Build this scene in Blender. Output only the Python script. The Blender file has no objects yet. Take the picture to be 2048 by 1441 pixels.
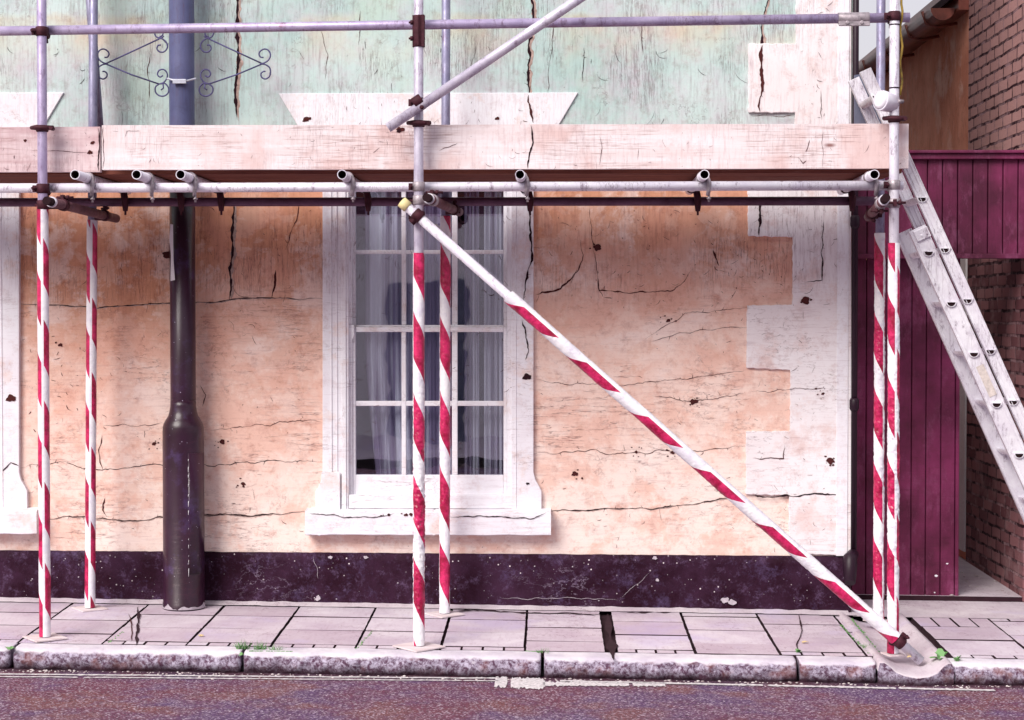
import bpy, math, random
from mathutils import Vector, Euler, Matrix, noise as mn
random.seed(7)
R = math.radians
# ------------------------------------------------------------------ camera, world, sun, exposure
F = 3700.0                                   # focal length in pixels of the 2048 px wide photograph
sc = bpy.context.scene
cam_d = bpy.data.cameras.new('camera'); cam = bpy.data.objects.new('camera', cam_d)
sc.collection.objects.link(cam); sc.camera = cam
cam.location = (0, 0, 1.65)
cam.rotation_euler = Euler((math.pi/2 - math.atan(85/F), 0, math.atan(76/F)))
cam_d.sensor_width = 36; cam_d.lens = F/2048*36; cam_d.clip_end = 500
world = bpy.data.worlds.new('World'); sc.world = world; world.use_nodes = True
wt = world.node_tree; wt.nodes.clear()
SUN_EL, SUN_AZ = R(38), R(214)               # sun high over the street, behind the camera and to its left
wo = wt.nodes.new('ShaderNodeOutputWorld'); bg = wt.nodes.new('ShaderNodeBackground')
sky = wt.nodes.new('ShaderNodeTexSky'); sky.sky_type = 'NISHITA'; sky.sun_disc = False
sky.sun_elevation = SUN_EL; sky.sun_rotation = SUN_AZ; sky.dust_density = 5; sky.air_density = 1.2
mx = wt.nodes.new('ShaderNodeMix'); mx.data_type = 'RGBA'; mx.inputs[0].default_value = 0.72
mx.inputs[7].default_value = (7.35, 6.95, 7.45, 1)     # the flat pale overcast that veils the blue
wt.links.new(sky.outputs[0], mx.inputs[6]); wt.links.new(mx.outputs[2], bg.inputs[0])
bg.inputs[1].default_value = 0.070; wt.links.new(bg.outputs[0], wo.inputs[0])
sd = bpy.data.lights.new('sun', 'SUN'); sun = bpy.data.objects.new('sun', sd); sc.collection.objects.link(sun)
sd.energy = 2.2; sd.angle = R(32); sd.color = (1, .955, .91)
sun_dir = Vector((math.sin(SUN_AZ)*math.cos(SUN_EL), math.cos(SUN_AZ)*math.cos(SUN_EL), math.sin(SUN_EL)))
sun.rotation_euler = sun_dir.to_track_quat('Z', 'Y').to_euler()
sc.view_settings.view_transform = 'Standard'; sc.view_settings.look = 'None'
sc.view_settings.exposure = 0.82; sc.view_settings.gamma = 1

# ------------------------------------------------------------------ measuring helpers
CR = cam.rotation_euler.to_matrix(); CO = Vector(cam.location)
def at(px, py, Y):
    v = CR @ Vector((px-1024, 720-py, -F)); return CO + v*((Y-CO.y)/v.y)
W = 10.37                                    # front face of the house wall
FY = 9.25                                    # centre line of the outer scaffold poles
IY = 10.13                                   # centre line of the inner scaffold poles
P0 = at(838, 1295, FY); SX = .0125; SY = .0268
def gz(x, Y): return P0.z - SX*(x-P0.x) + SY*(Y-FY)
KY = 9.05                                    # kerb front
def rz(x, Y): return gz(x, KY) - .10 + .012*(KY-Y)
def pav(px, py):
    v = CR @ Vector((px-1024, 720-py, -F))
    t = (P0.z + SX*P0.x - SY*FY - CO.z + SY*CO.y - SX*CO.x)/(v.z - SY*v.y + SX*v.x)
    return CO + v*t
def zat(py, Y): return at(1024, py, Y).z

# ------------------------------------------------------------------ mesh helpers
class MB:
    def __init__(s): s.v = []; s.f = []; s.m = []; s.uv = []; s.sm = []
    def face(s, idx, m=0, uv=None, smooth=False):
        s.f.append(tuple(idx)); s.m.append(m); s.uv.append(uv); s.sm.append(smooth)
    def add(s, vs): b = len(s.v); s.v += [Vector(v) for v in vs]; return b
    def box(s, x0, x1, y0, y1, z0, z1, m=0, M=None):
        c = [(x0,y0,z0),(x1,y0,z0),(x1,y1,z0),(x0,y1,z0),(x0,y0,z1),(x1,y0,z1),(x1,y1,z1),(x0,y1,z1)]
        if M: c = [M @ Vector(q) for q in c]
        b = s.add(c)
        for f in ((0,3,2,1),(4,5,6,7),(0,1,5,4),(1,2,6,5),(2,3,7,6),(3,0,4,7)): s.face([b+i for i in f], m)
        return s
    def pxbox(s, px0, py0, px1, py1, Y0, Y1, m=0):      # rectangle seen on the plane Y0, thickness back to Y1
        a = at(px0, (py0+py1)/2, Y0); b = at(px1, (py0+py1)/2, Y0)
        z1 = at((px0+px1)/2, py0, Y0).z; z0 = at((px0+px1)/2, py1, Y0).z
        return s.box(a.x, b.x, Y0, Y1, z0, z1, m)
    def prism(s, pts, Y0, Y1, m=0):                      # polygon of (x,z), clockwise or not
        n = len(pts); ar = sum(pts[i][0]*pts[(i+1)%n][1]-pts[(i+1)%n][0]*pts[i][1] for i in range(n))
        if ar < 0: pts = pts[::-1]
        b = s.add([(p[0],Y0,p[1]) for p in pts]+[(p[0],Y1,p[1]) for p in pts])
        s.face([b+i for i in range(n)], m); s.face([b+n+i for i in range(n)][::-1], m)
        for i in range(n):
            j = (i+1) % n; s.face([b+i, b+n+i, b+n+j, b+j][::1], m)
        return s
    def pxprism(s, pp, Y0, Y1, m=0):
        q = [at(x, y, Y0) for x, y in pp]; return s.prism([(p.x, p.z) for p in q], Y0, Y1, m)
    def path(s, pts, r, n=12, m=0, cap=True, disp=None, u0=0, v0=0, hollow=0, m2=None):
        pts = [Vector(p) for p in pts]; rings = []; L = v0
        d0 = (pts[1]-pts[0]).normalized()
        ref = Vector((0,1,0)) if abs(d0.y) < .8 else Vector((0,0,1))
        side = d0.cross(ref).normalized(); Ls = []
        for i, p in enumerate(pts):
            d = (pts[min(i+1,len(pts)-1)]-pts[max(i-1,0)]).normalized()
            side = (side - d*side.dot(d)).normalized(); up = side.cross(d).normalized()
            if i: L += (p-pts[i-1]).length
            Ls.append(L); vs = []
            rr = r[i] if isinstance(r, (list, tuple)) else r
            for k in range(n):
                a = 2*math.pi*k/n; q = rr
                if disp: q += disp(L, a)
                vs.append(p + (side*math.cos(a) + up*math.sin(a))*q)
            rings.append(s.add(vs))
        for i in range(len(pts)-1):
            for k in range(n):
                k2 = (k+1) % n; a, b = rings[i], rings[i+1]
                s.face((a+k, a+k2, b+k2, b+k), m, [(k/n+u0,Ls[i]),((k+1)/n+u0,Ls[i]),((k+1)/n+u0,Ls[i+1]),(k/n+u0,Ls[i+1])], True)
        if hollow:
            for e, s_ in ((0,1),(-1,-1)):
                d = (pts[1]-pts[0]).normalized() if e == 0 else (pts[-1]-pts[-2]).normalized()
                b = rings[e]; c = pts[e]; rr = r
                inner = s.add([c + (s.v[b+k]-c)*(1-hollow/rr) for k in range(n)])
                deep = s.add([s.v[inner+k] + d*s_*.09 for k in range(n)])
                for k in range(n):
                    k2 = (k+1) % n
                    q = (b+k, inner+k, inner+k2, b+k2); s.face(q[::s_], m)
                    q = (inner+k, deep+k, deep+k2, inner+k2); s.face(q[::s_], m if m2 is None else m2, None, True)
                s.face([deep+k for k in range(n)][::-s_], m if m2 is None else m2)
        elif cap:
            s.face([rings[0]+k for k in range(n)][::-1], m); s.face([rings[-1]+k for k in range(n)], m)
        return s
    def tube(s, a, b, r, **k): return s.path([a, b], r, **k)
    def ball(s, c, rad, n=8, m=0, M=None, rough=0, seed=0):
        c = Vector(c); rows = []
        for i in range(n+1):
            t = math.pi*i/n; row = []
            for k in range(n*2):
                a = math.pi*k/n; q = Vector((math.sin(t)*math.cos(a), math.sin(t)*math.sin(a), math.cos(t)))
                j = 1 + rough*mn.noise(q*1.7+Vector((seed,0,0)))
                q = Vector((q.x*rad[0]*j, q.y*rad[1]*j, q.z*rad[2]*j)); row.append(c + (M @ q if M else q))
            rows.append(s.add(row))
        for i in range(n):
            for k in range(n*2):
                k2 = (k+1) % (n*2); s.face((rows[i]+k, rows[i+1]+k, rows[i+1]+k2, rows[i]+k2), m, None, True)
        return s
    def crack(s, pp, w, Y, m=1, seed=0, wob=3, step=6, ground=False, spur=0):   # ragged dark split laid in a surface
        rnd = random.Random(seed*13+5); P = []
        for i in range(len(pp)-1):
            a = Vector(pp[i]); b = Vector(pp[i+1]); n = max(1, int((b-a).length/step))
            for k in range(n): P.append(a.lerp(b, k/n))
        P.append(Vector(pp[-1])); N = len(P); L = []; Rr = []
        for i, p in enumerate(P):
            d = (P[min(i+1,N-1)]-P[max(0,i-1)]).normalized(); nn = Vector((-d.y, d.x))
            t = i/(N-1) if N > 1 else 0
            off = wob*(mn.noise(Vector((i*.19, seed*3.1, 0)))*1.6 + rnd.uniform(-.25,.25))
            ww = w*max(.2, .58 + .75*mn.noise(Vector((i*.31, seed*1.7, 4)))*(1 if step > 4 else .5))*min(1, 6*t+.1, 6*(1-t)+.1)*rnd.uniform(.7,1.3)/2
            for lst, sg in ((L,1),(Rr,-1)):
                q = p + nn*(off + sg*ww)
                if ground:
                    g = pav(q.x, q.y); lst.append(Vector((g.x, g.y, g.z+.004)))
                else: lst.append(at(q.x, q.y, Y))
            if spur and rnd.random() < spur and 2 < i < N-3 and not ground:
                q = p + nn*off; sg = rnd.choice((-1,1)); e = q + nn*sg*rnd.uniform(3,10) + d*rnd.uniform(-6,6)
                b = s.add([at(q.x-.5*d.x, q.y-.5*d.y, Y), at(q.x+.7*d.x, q.y+.7*d.y, Y), at(e.x, e.y, Y)])
                s.face((b,b+1,b+2) if True else (), m)
        b = s.add(L+Rr)
        for i in range(N-1): s.face((b+i, b+N+i, b+N+i+1, b+i+1), m)
        return s
    def blot(s, px, py, r, Y, m=1, seed=0):
        pts = []
        for k in range(14):
            a = 2*math.pi*k/14; q = r*(1+.7*mn.noise(Vector((math.cos(a)*1.3, math.sin(a)*1.3, seed*2.3))))
            pts.append(at(px+math.cos(a)*q*1.1, py+math.sin(a)*q*.85, Y))
        b = s.add(pts); s.face([b+k for k in range(14)], m); return s
    def build(s, name, mats, parent=None, bevel=0, seg=2, loc=None):
        me = bpy.data.meshes.new(name); o = Vector((0,0,0))
        if parent is not None: o = parent['_o'] if False else ORG.get(parent.name, Vector((0,0,0)))
        if loc is not None and parent is None: o = Vector(loc)
        me.from_pydata([tuple(v-o) for v in s.v], [], s.f)
        if not isinstance(mats, (list, tuple)): mats = [mats]
        for m in mats: me.materials.append(m)
        if any(u is not None for u in s.uv):
            lay = me.uv_layers.new(name='UVMap')
            for p, u in zip(me.polygons, s.uv):
                if u:
                    for li, c in zip(p.loop_indices, u): lay.data[li].uv = c
        for p, m, sm in zip(me.polygons, s.m, s.sm): p.material_index = m; p.use_smooth = sm
        me.update(); ob = bpy.data.objects.new(name, me); sc.collection.objects.link(ob)
        if parent is not None: ob.parent = parent; ORG[ob.name] = o
        elif loc is not None: ob.location = o; ORG[ob.name] = o
        if bevel:
            bm = ob.modifiers.new('bevel', 'BEVEL'); bm.width = bevel; bm.segments = seg; bm.limit_method = 'ANGLE'; bm.angle_limit = R(40)
        return ob
ORG = {}
def child(ob, parent, name, mats, mb, **k):       # a sub-part: parent is a mesh whose own origin is ORG[parent]
    return mb.build(name, mats, parent, **k)
# ORG holds the world position of each object's origin; parts share their thing's origin
def empty(name, loc, label, cat, group=None):
    o = bpy.data.objects.new(name, None); sc.collection.objects.link(o); o.location = loc
    o.empty_display_size = .1; ORG[o.name] = Vector(loc); return tag(o, label, cat, group)
def tag(o, label=None, cat=None, group=None, kind=None):
    if label: o['label'] = label
    if cat: o['category'] = cat
    if group: o['group'] = group
    if kind: o['kind'] = kind
    return o
def struct(o): o['kind'] = 'structure'; return o

# ------------------------------------------------------------------ material helpers
class NT:
    def __init__(s, name, rough=.8, metal=0, spec=.3):
        s.m = bpy.data.materials.new(name); s.m.use_nodes = True; s.t = s.m.node_tree; s.t.nodes.clear()
        s.out = s.t.nodes.new('ShaderNodeOutputMaterial'); s.b = s.t.nodes.new('ShaderNodeBsdfPrincipled')
        s.t.links.new(s.b.outputs[0], s.out.inputs[0])
        s.set(s.b, 'Roughness', rough); s.set(s.b, 'Metallic', metal); s.set(s.b, 'Specular IOR Level', spec)
        g = s.t.nodes.new('ShaderNodeNewGeometry'); s.pos = g.outputs['Position']; s.nrm = g.outputs['Normal']
    def set(s, n, k, v):
        i = n.inputs[k]
        if isinstance(v, bpy.types.NodeSocket): s.t.links.new(v, i)
        elif isinstance(v, (tuple, list)) and len(v) == 3 and i.type == 'RGBA': i.default_value = (*v, 1)
        else: i.default_value = v
    def n(s, typ, ins=None, out=0, **p):
        q = s.t.nodes.new(typ)
        for k, v in p.items(): setattr(q, k, v)
        for k, v in (ins or {}).items(): s.set(q, k, v)
        return q.outputs[out]
    def math(s, op, a, b=0, clamp=False): return s.n('ShaderNodeMath', {0:a, 1:b}, operation=op, use_clamp=clamp)
    def mapv(s, scale, loc=(0,0,0), vec=None, rot=(0,0,0)):
        return s.n('ShaderNodeMapping', {0: vec or s.pos, 1: loc, 2: rot, 3: scale})
    def noise(s, scale, detail=4, rough=.55, vec=None, dist=0):
        return s.n('ShaderNodeTexNoise', {'Vector': vec or s.pos, 'Scale': scale, 'Detail': detail, 'Roughness': rough, 'Distortion': dist})
    def rng(s, v, a, b, c=0, d=1, smooth=False):
        return s.n('ShaderNodeMapRange', {0:v, 1:a, 2:b, 3:c, 4:d}, interpolation_type='SMOOTHSTEP' if smooth else 'LINEAR')
    def mix(s, f, a, b, blend='MIX'):
        q = s.t.nodes.new('ShaderNodeMix'); q.data_type = 'RGBA'; q.blend_type = blend
        s.set(q, 0, f); s.set(q, 6, a); s.set(q, 7, b); return q.outputs[2]
    def xyz(s, vec=None):
        q = s.t.nodes.new('ShaderNodeSeparateXYZ'); s.t.links.new(vec or s.pos, q.inputs[0]); return q.outputs
    def col(s, c): s.set(s.b, 'Base Color', c); return s
    def bump(s, h, strength=.3, dist=.003):
        s.set(s.b, 'Normal', s.n('ShaderNodeBump', {'Strength': strength, 'Distance': dist, 'Height': h})); return s
    def hair(s, scale, width=.012, vec=None, cover=.5, cs=1.6, detail=5):      # thin wandering cracks: a contour of stretched noise, broken up
        a = s.noise(1, detail, .6, vec=s.mapv(scale, vec=vec))
        l = s.rng(s.math('ABSOLUTE', s.math('SUBTRACT', a, .5)), 0, width, 1, 0)
        g = s.rng(s.noise(cs, 3, .6, vec=s.mapv((1,1,1), (3.3, 1.7, 5.1), vec=vec)), cover, cover+.09)
        return s.math('MULTIPLY', l, g)
    def weather(s, c, k=1.0, split=True, dark=(.10,.018,.035)):
        """dark hairline splits of old paint: running upright high on the wall, level lower down"""
        z = s.xyz()[2]
        up = s.rng(s.math('ADD', z, s.math('MULTIPLY', s.noise(1.3, 3), .5)), 1.92, 2.1) if split else 1.0
        v1 = s.hair((34, 34, 1.8), .012, cover=.53); v2 = s.hair((70, 70, 4.0), .026, cover=.53, cs=2.5)
        h1 = s.hair((1.4, 1.4, 17), .010, cover=.53); h2 = s.hair((5, 5, 26), .014, cover=.53, cs=3)
        hs = s.hair((9, 9, 9), .012, cover=.56, cs=4)
        V = s.math('MAXIMUM', v1, s.math('MULTIPLY', v2, .7)); H = s.math('MAXIMUM', h1, s.math('MULTIPLY', h2, .8))
        if split:
            a = s.math('ADD', s.math('MULTIPLY', V, up), s.math('MULTIPLY', H, s.math('SUBTRACT', 1, up)))
        else: a = V
        a = s.math('MAXIMUM', a, s.math('MULTIPLY', hs, .6))
        gv = s.noise(1, 6, .75, vec=s.mapv((75,75,7))); gh = s.noise(1, 6, .75, vec=s.mapv((6,6,70))); gm = s.noise(11, 8, .8)
        gg = s.mix(up, s.math('MULTIPLY', gh, .93), gv) if split else gv
        gp = s.rng(s.noise(2.4, 4, .6, vec=s.mapv((1,1,1),(6,4,9))), .36, .62, .25, 1)
        c = s.mix(s.math('MULTIPLY', gp, s.rng(gg, .48, .68, 0, .56*min(1, k*1.6))), c, s.mix(1, c, (.48,.34,.38), 'MULTIPLY'))
        c = s.mix(s.rng(gm, .52, .70, 0, .55*min(1, k*1.6)), c, s.mix(1, c, (.55,.36,.34), 'MULTIPLY'))
        return s.mix(s.math('MULTIPLY', a, k, clamp=True), c, dark), a

def paint(name, col, col2, rough=.6, k=.8, scale=3, spec=.3, split=True, stain=None, fleck=None, metal=0, bump=.25):
    t = NT(name, rough, metal, spec)
    f = t.rng(t.noise(scale, 6, .62), .36, .64)
    c = t.mix(f, col, col2)
    if stain: c = t.mix(t.rng(t.noise(scale*1.7, 8, .7, vec=t.mapv((1,1,1),(7,3,1))), .54, .66, 0, .8), c, stain)
    if fleck:
        v = t.n('ShaderNodeTexVoronoi', {'Vector': t.pos, 'Scale': 34}, 0)
        g = t.rng(t.noise(5, 4, .6, vec=t.mapv((1,1,1),(2,9,4))), .45, .6)
        c = t.mix(t.math('MULTIPLY', t.rng(v, .10, .06), g), c, fleck)
    a = None
    if k: c, a = t.weather(c, k, split)
    t.col(c); h = t.noise(60, 5, .7)
    if a is not None: h = t.math('SUBTRACT', h, t.math('MULTIPLY', a, 2))
    t.bump(h, bump, .002); return t.m

def m_plaster():
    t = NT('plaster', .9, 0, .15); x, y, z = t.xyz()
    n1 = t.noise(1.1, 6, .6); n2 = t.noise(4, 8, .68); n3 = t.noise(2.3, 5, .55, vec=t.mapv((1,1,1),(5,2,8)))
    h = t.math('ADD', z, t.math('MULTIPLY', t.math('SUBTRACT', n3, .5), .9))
    xs = t.rng(x, -2.7, 1.4, .30, -.28)                        # ochre coat and its painted shade reach lower towards the left window
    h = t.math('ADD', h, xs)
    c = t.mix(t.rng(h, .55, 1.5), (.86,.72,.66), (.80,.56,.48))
    c = t.mix(t.rng(h, 1.55, 2.15), c, (.60,.29,.18))  # orange coat deepens upward, with some of the deck's shade painted in
    pt = t.rng(t.noise(6.5, 6, .6, dist=.3, vec=t.mapv((1,1,1),(1,1,4))), .52, .545)       # flaked islands, crisp edged
    c = t.mix(t.math('MULTIPLY', pt, .2), c, (.92,.76,.68))
    pt2 = t.rng(t.noise(9.1, 6, .6, dist=.4), .60, .62); c = t.mix(t.math('MULTIPLY', pt2, .22), c, (.66,.36,.24))
    bl = t.noise(2.6, 9, .72, dist=.25, vec=t.mapv((1,1,1.25),(12,3,2)))                     # damp salmon blooms and pale worn spots
    c = t.mix(t.rng(bl, .50, .58, 0, .42), c, (.72,.36,.26)); c = t.mix(t.rng(bl, .47, .39, 0, .5), c, (.88,.76,.72))
    c = t.mix(t.rng(t.noise(19, 9, .8, vec=t.mapv((1,1,1),(2,2,2))), .55, .70, 0, .55), c, (.46,.20,.14))
    c = t.mix(t.rng(n2, .60, .76, 0, .5), c, (.50,.22,.14))
    # pale green limewash above the first floor line
    g = t.mix(t.rng(n1, .38, .62), (.42,.57,.55), (.60,.71,.70)); g = t.mix(t.rng(n2, .45, .7, 0, .8), g, (.56,.50,.57))
    g = t.mix(t.rng(t.noise(1.9, 5, .6, vec=t.mapv((1,1,.6),(8,8,8))), .5, .62, 0, .35), g, (.52,.63,.50))
    st = t.math('ADD', z, t.math('MULTIPLY', n2, .16)); band = t.math('MULTIPLY', t.rng(st, 3.13, 3.34), t.rng(st, 3.44, 3.40))
    g = t.mix(t.math('MULTIPLY', band, t.rng(n3, .40, .65, 0, .55)), g, (.66,.44,.22))
    c = t.mix(t.rng(z, 2.42, 2.44), c, g)
    c, a = t.weather(c, .62); t.col(c)
    hh = t.math('SUBTRACT', t.math('ADD', t.noise(45, 6, .7), t.math('MULTIPLY', t.noise(9, 4), 1.2)), t.math('MULTIPLY', a, 1.5))
    t.bump(hh, .45, .004); return t.m
def m_plinth():
    t = NT('plinth_paint', .7, 0, .08)
    c = t.mix(t.rng(t.noise(3, 7, .65), .42, .66), (.020,.004,.012), (.048,.018,.042))
    c = t.mix(t.rng(t.noise(16, 9, .85), .53, .72, 0, .75), c, (.17,.11,.21))
    c = t.mix(t.rng(t.noise(4, 9, .85, vec=t.mapv((1,1,1),(3,3,3))), .54, .70, 0, .6), c, (.13,.09,.20))
    v = t.n('ShaderNodeTexVoronoi', {'Vector': t.pos, 'Scale': 26}, 0)
    c = t.mix(t.math('MULTIPLY', t.rng(v, .13, .08), t.rng(t.noise(6, 3), .5, .6)), c, (.70,.62,.66))
    c = t.mix(t.math('MULTIPLY', t.hair((6, 6, 11), .010, cover=.58), .4), c, (.45,.36,.5))
    t.col(c); t.set(t.b, 'Roughness', t.rng(t.noise(12, 4), .3, .7, .35, .8)); t.bump(t.noise(30, 7, .75), .8, .008); return t.m
def m_wood(name, a, b, vertical=False, k=.5, knots=True, stain=None, rough=.85):
    t = NT(name, rough, 0, .2); s = (22, 22, 1.5) if vertical else (1.5, 22, 22)
    g = t.noise(1, 7, .65, vec=t.mapv(s)); c = t.mix(t.rng(g, .36, .64), a, b)
    if stain: c = t.mix(t.rng(t.noise(2.6, 5, .55, dist=.4), .5, .62, 0, .7), c, stain)
    l = t.hair((1.2, 60, 60) if not vertical else (60, 60, 1.2), .02, cover=.48); c = t.mix(t.math('MULTIPLY', l, .7), c, (.25,.11,.09))
    if knots:
        v = t.n('ShaderNodeTexVoronoi', {'Vector': t.mapv((1.5, 1, 4)), 'Scale': 1.3}, 0)
        c = t.mix(t.rng(v, .075, .03, 0, .85), c, (.20,.06,.05))
    if k: c, w = t.weather(c, k, False)
    t.col(c); t.bump(g, .5, .002); return t.m
def m_galv(name, a, b, rust=.2, metal=.35, rough=.42):
    t = NT(name, rough, metal, .5)
    c = t.mix(t.rng(t.noise(9, 7, .7), .38, .66), a, b)
    c = t.mix(t.rng(t.noise(24, 8, .8, vec=t.mapv((1,1,.35))), .54, .66, 0, .8), c, (.14,.07,.13))
    c = t.mix(t.rng(t.noise(5, 6, .7, vec=t.mapv((1,1,1),(4,4,4))), .64, .74, 0, rust), c, (.26,.06,.05))
    v = t.hair((50, 50, 2.2), .03, cover=.5); c = t.mix(t.math('MULTIPLY', v, .5), c, (.12,.05,.09))
    t.col(c); t.set(t.b, 'Roughness', t.rng(t.noise(20, 5), .3, .7, rough-.1, rough+.22)); t.bump(t.noise(90, 4, .7), .25, .001); return t.m
def m_sleeve(half=False):
    t = NT('hazard_sleeve_plastic', .32, 0, .5)
    uv = t.n('ShaderNodeUVMap', uv_map='UVMap'); u, v, _ = t.xyz(uv)
    u = t.math('FRACT', u)
    side = t.math('GREATER_THAN', u, .60)
    ph = t.math('ADD', t.math('ADD', t.math('MULTIPLY', v, -1), t.math('MULTIPLY', u, .36)), t.math('MULTIPLY', side, .17))
    ph = t.math('ADD', ph, t.math('MULTIPLY', t.noise(9, 3), .014))
    st = t.math('LESS_THAN', t.math('FRACT', t.math('DIVIDE', ph, .41)), .56)
    seam = t.math('MULTIPLY', t.math('GREATER_THAN', u, .535), t.math('LESS_THAN', u, .60))
    st = t.math('MULTIPLY', st, t.math('SUBTRACT', 1, seam))
    if half: st = t.math('MULTIPLY', st, t.math('SUBTRACT', 1, side))
    red = t.mix(t.rng(t.noise(16, 6, .75), .40, .62), (.27,.003,.035), (.66,.025,.14))
    wh = t.mix(t.rng(t.noise(12, 6, .7), .45, .7), (.84,.83,.87), (.66,.62,.74))
    wh = t.mix(t.rng(t.noise(40, 6, .8), .64, .74, 0, .5), wh, (.35,.22,.32))
    t.col(t.mix(st, wh, red))
    t.bump(t.noise(1, 3, .5, vec=t.mapv((30,30,48))), .35, .006); return t.m
def m_glass():
    t = NT('window_glass'); t.t.nodes.remove(t.b)
    tr = t.n('ShaderNodeBsdfTransparent', {'Color': (.86,.88,.93)}); gl = t.t.nodes.new('ShaderNodeBsdfGlossy')
    t.set(gl, 'Roughness', .015); t.set(gl, 'Color', (.95,.93,1))
    t.set(gl, 'Normal', t.n('ShaderNodeBump', {'Strength': .08, 'Distance': .01, 'Height': t.noise(3.5, 2)}))
    ms = t.n('ShaderNodeMixShader', {0: .21, 1: tr, 2: gl.outputs[0]}); t.t.links.new(ms, t.out.inputs[0]); return t.m
def m_curtain():
    t = NT('curtain_cloth', .95, 0, .1)
    c = t.mix(t.rng(t.noise(1, 4, .6, vec=t.mapv((19,1,.35))), .44, .56), (.36,.28,.40), (.97,.96,.96))  # light and dark upright stripes paint the shade of the folds
    t.col(c); t.bump(t.noise(1, 4, .6, vec=t.mapv((30,1,3))), .3, .004); return t.m
def m_asphalt():
    t = NT('asphalt', .75, 0, .35)
    a = t.noise(110, 3, .7); b = t.noise(1.2, 5, .6, vec=t.mapv((1,.8,1)))
    base = t.mix(t.rng(b, .42, .58), (.165,.045,.085), (.120,.060,.155))
    base = t.mix(t.rng(t.noise(2.1, 5, vec=t.mapv((1,1,1),(3,3,0))), .5, .60, 0, .85), base, (.21,.075,.075))
    base = t.mix(t.rng(t.noise(3.4, 6, .7, vec=t.mapv((1,1,1),(8,1,0))), .5, .66, 0, .7), base, (.12,.07,.19))
    v = t.n('ShaderNodeTexVoronoi', {'Vector': t.pos, 'Scale': 120}, 1)
    vv = t.n('ShaderNodeSeparateColor', {0: v}); c = t.mix(t.rng(vv, .70, 1.0, 0, .95), base, (.62,.52,.62))
    c = t.mix(t.rng(a, .52, .40, 0, .8), c, (.03,.006,.018))
    c = t.mix(t.hair((2.5,2.5,2.5), .006, cover=.56), c, (.02,.005,.01))
    ed = t.math('ADD', t.xyz()[1], t.math('MULTIPLY', t.noise(5, 5, .7), .10))
    c = t.mix(t.rng(ed, 9.00, 9.06, 0, .75), c, (.05,.015,.03))             # damp dirt in the gutter
    t.col(c); t.bump(t.math('ADD', a, vv), 1, .004); return t.m
def m_flag(name='paving_stone', a=(.54,.46,.55), b=(.70,.65,.71), per=True):
    t = NT(name, .8, 0, .25)
    c = t.mix(t.rng(t.noise(3, 7, .65), .38, .64), a, b)
    if per:
        r = t.n('ShaderNodeNewGeometry', out=8)      # random per slab
        c = t.mix(t.math('MULTIPLY', r, .55), c, (.42,.31,.38))
    c = t.mix(t.rng(t.noise(14, 9, .82), .55, .72, 0, .6), c, (.30,.17,.24))
    c = t.mix(t.rng(t.noise(1, 6, .75, vec=t.mapv((60,10,60))), .52, .72, 0, .4), c, (.34,.22,.28))
    c = t.mix(t.rng(t.noise(1.6, 4, .6, vec=t.mapv((1,1,1),(9,1,2))), .55, .68, 0, .35), c, (.46,.38,.66))
    c = t.mix(t.math('MULTIPLY', t.hair((8,8,8), .012, cover=.52), .7), c, (.16,.06,.10))
    t.col(c); t.bump(t.noise(70, 6, .75), .4, .003); return t.m
KG = P0.z + SX*P0.x - SY*(FY-KY) + .03 - .035
def m_kerb():
    t = NT('kerb_granite', .85, 0, .25); nz = t.xyz(t.nrm)[2]
    c = t.mix(t.rng(t.noise(5, 6, .6), .38, .62), (.58,.52,.62), (.76,.72,.78))
    rough = t.mix(t.rng(t.noise(42, 8, .75, dist=.5), .42, .60), (.10,.045,.085), (.52,.47,.60))
    rough = t.mix(t.rng(t.noise(9, 5, vec=t.mapv((1,1,1),(3,1,1))), .55, .66, 0, .6), rough, (.24,.10,.09))
    c = t.mix(t.rng(t.math('ADD', nz, t.math('MULTIPLY', t.noise(30, 4), .5)), 1.02, .75), c, rough)
    c = t.mix(t.rng(t.noise(25, 8, .8), .62, .72, 0, .6), c, (.20,.12,.18))
    x, y, z = t.xyz(); lv = t.math('ADD', t.math('ADD', z, t.math('MULTIPLY', x, SX)), t.math('MULTIPLY', t.noise(14, 6, .7), .06))
    c = t.mix(t.rng(lv, KG-.015, KG-.055, 0, .93), c, (.030,.008,.018))      # road dirt caked along the foot
    t.col(c); t.bump(t.noise(55, 8, .75), .9, .008); return t.m
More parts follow.
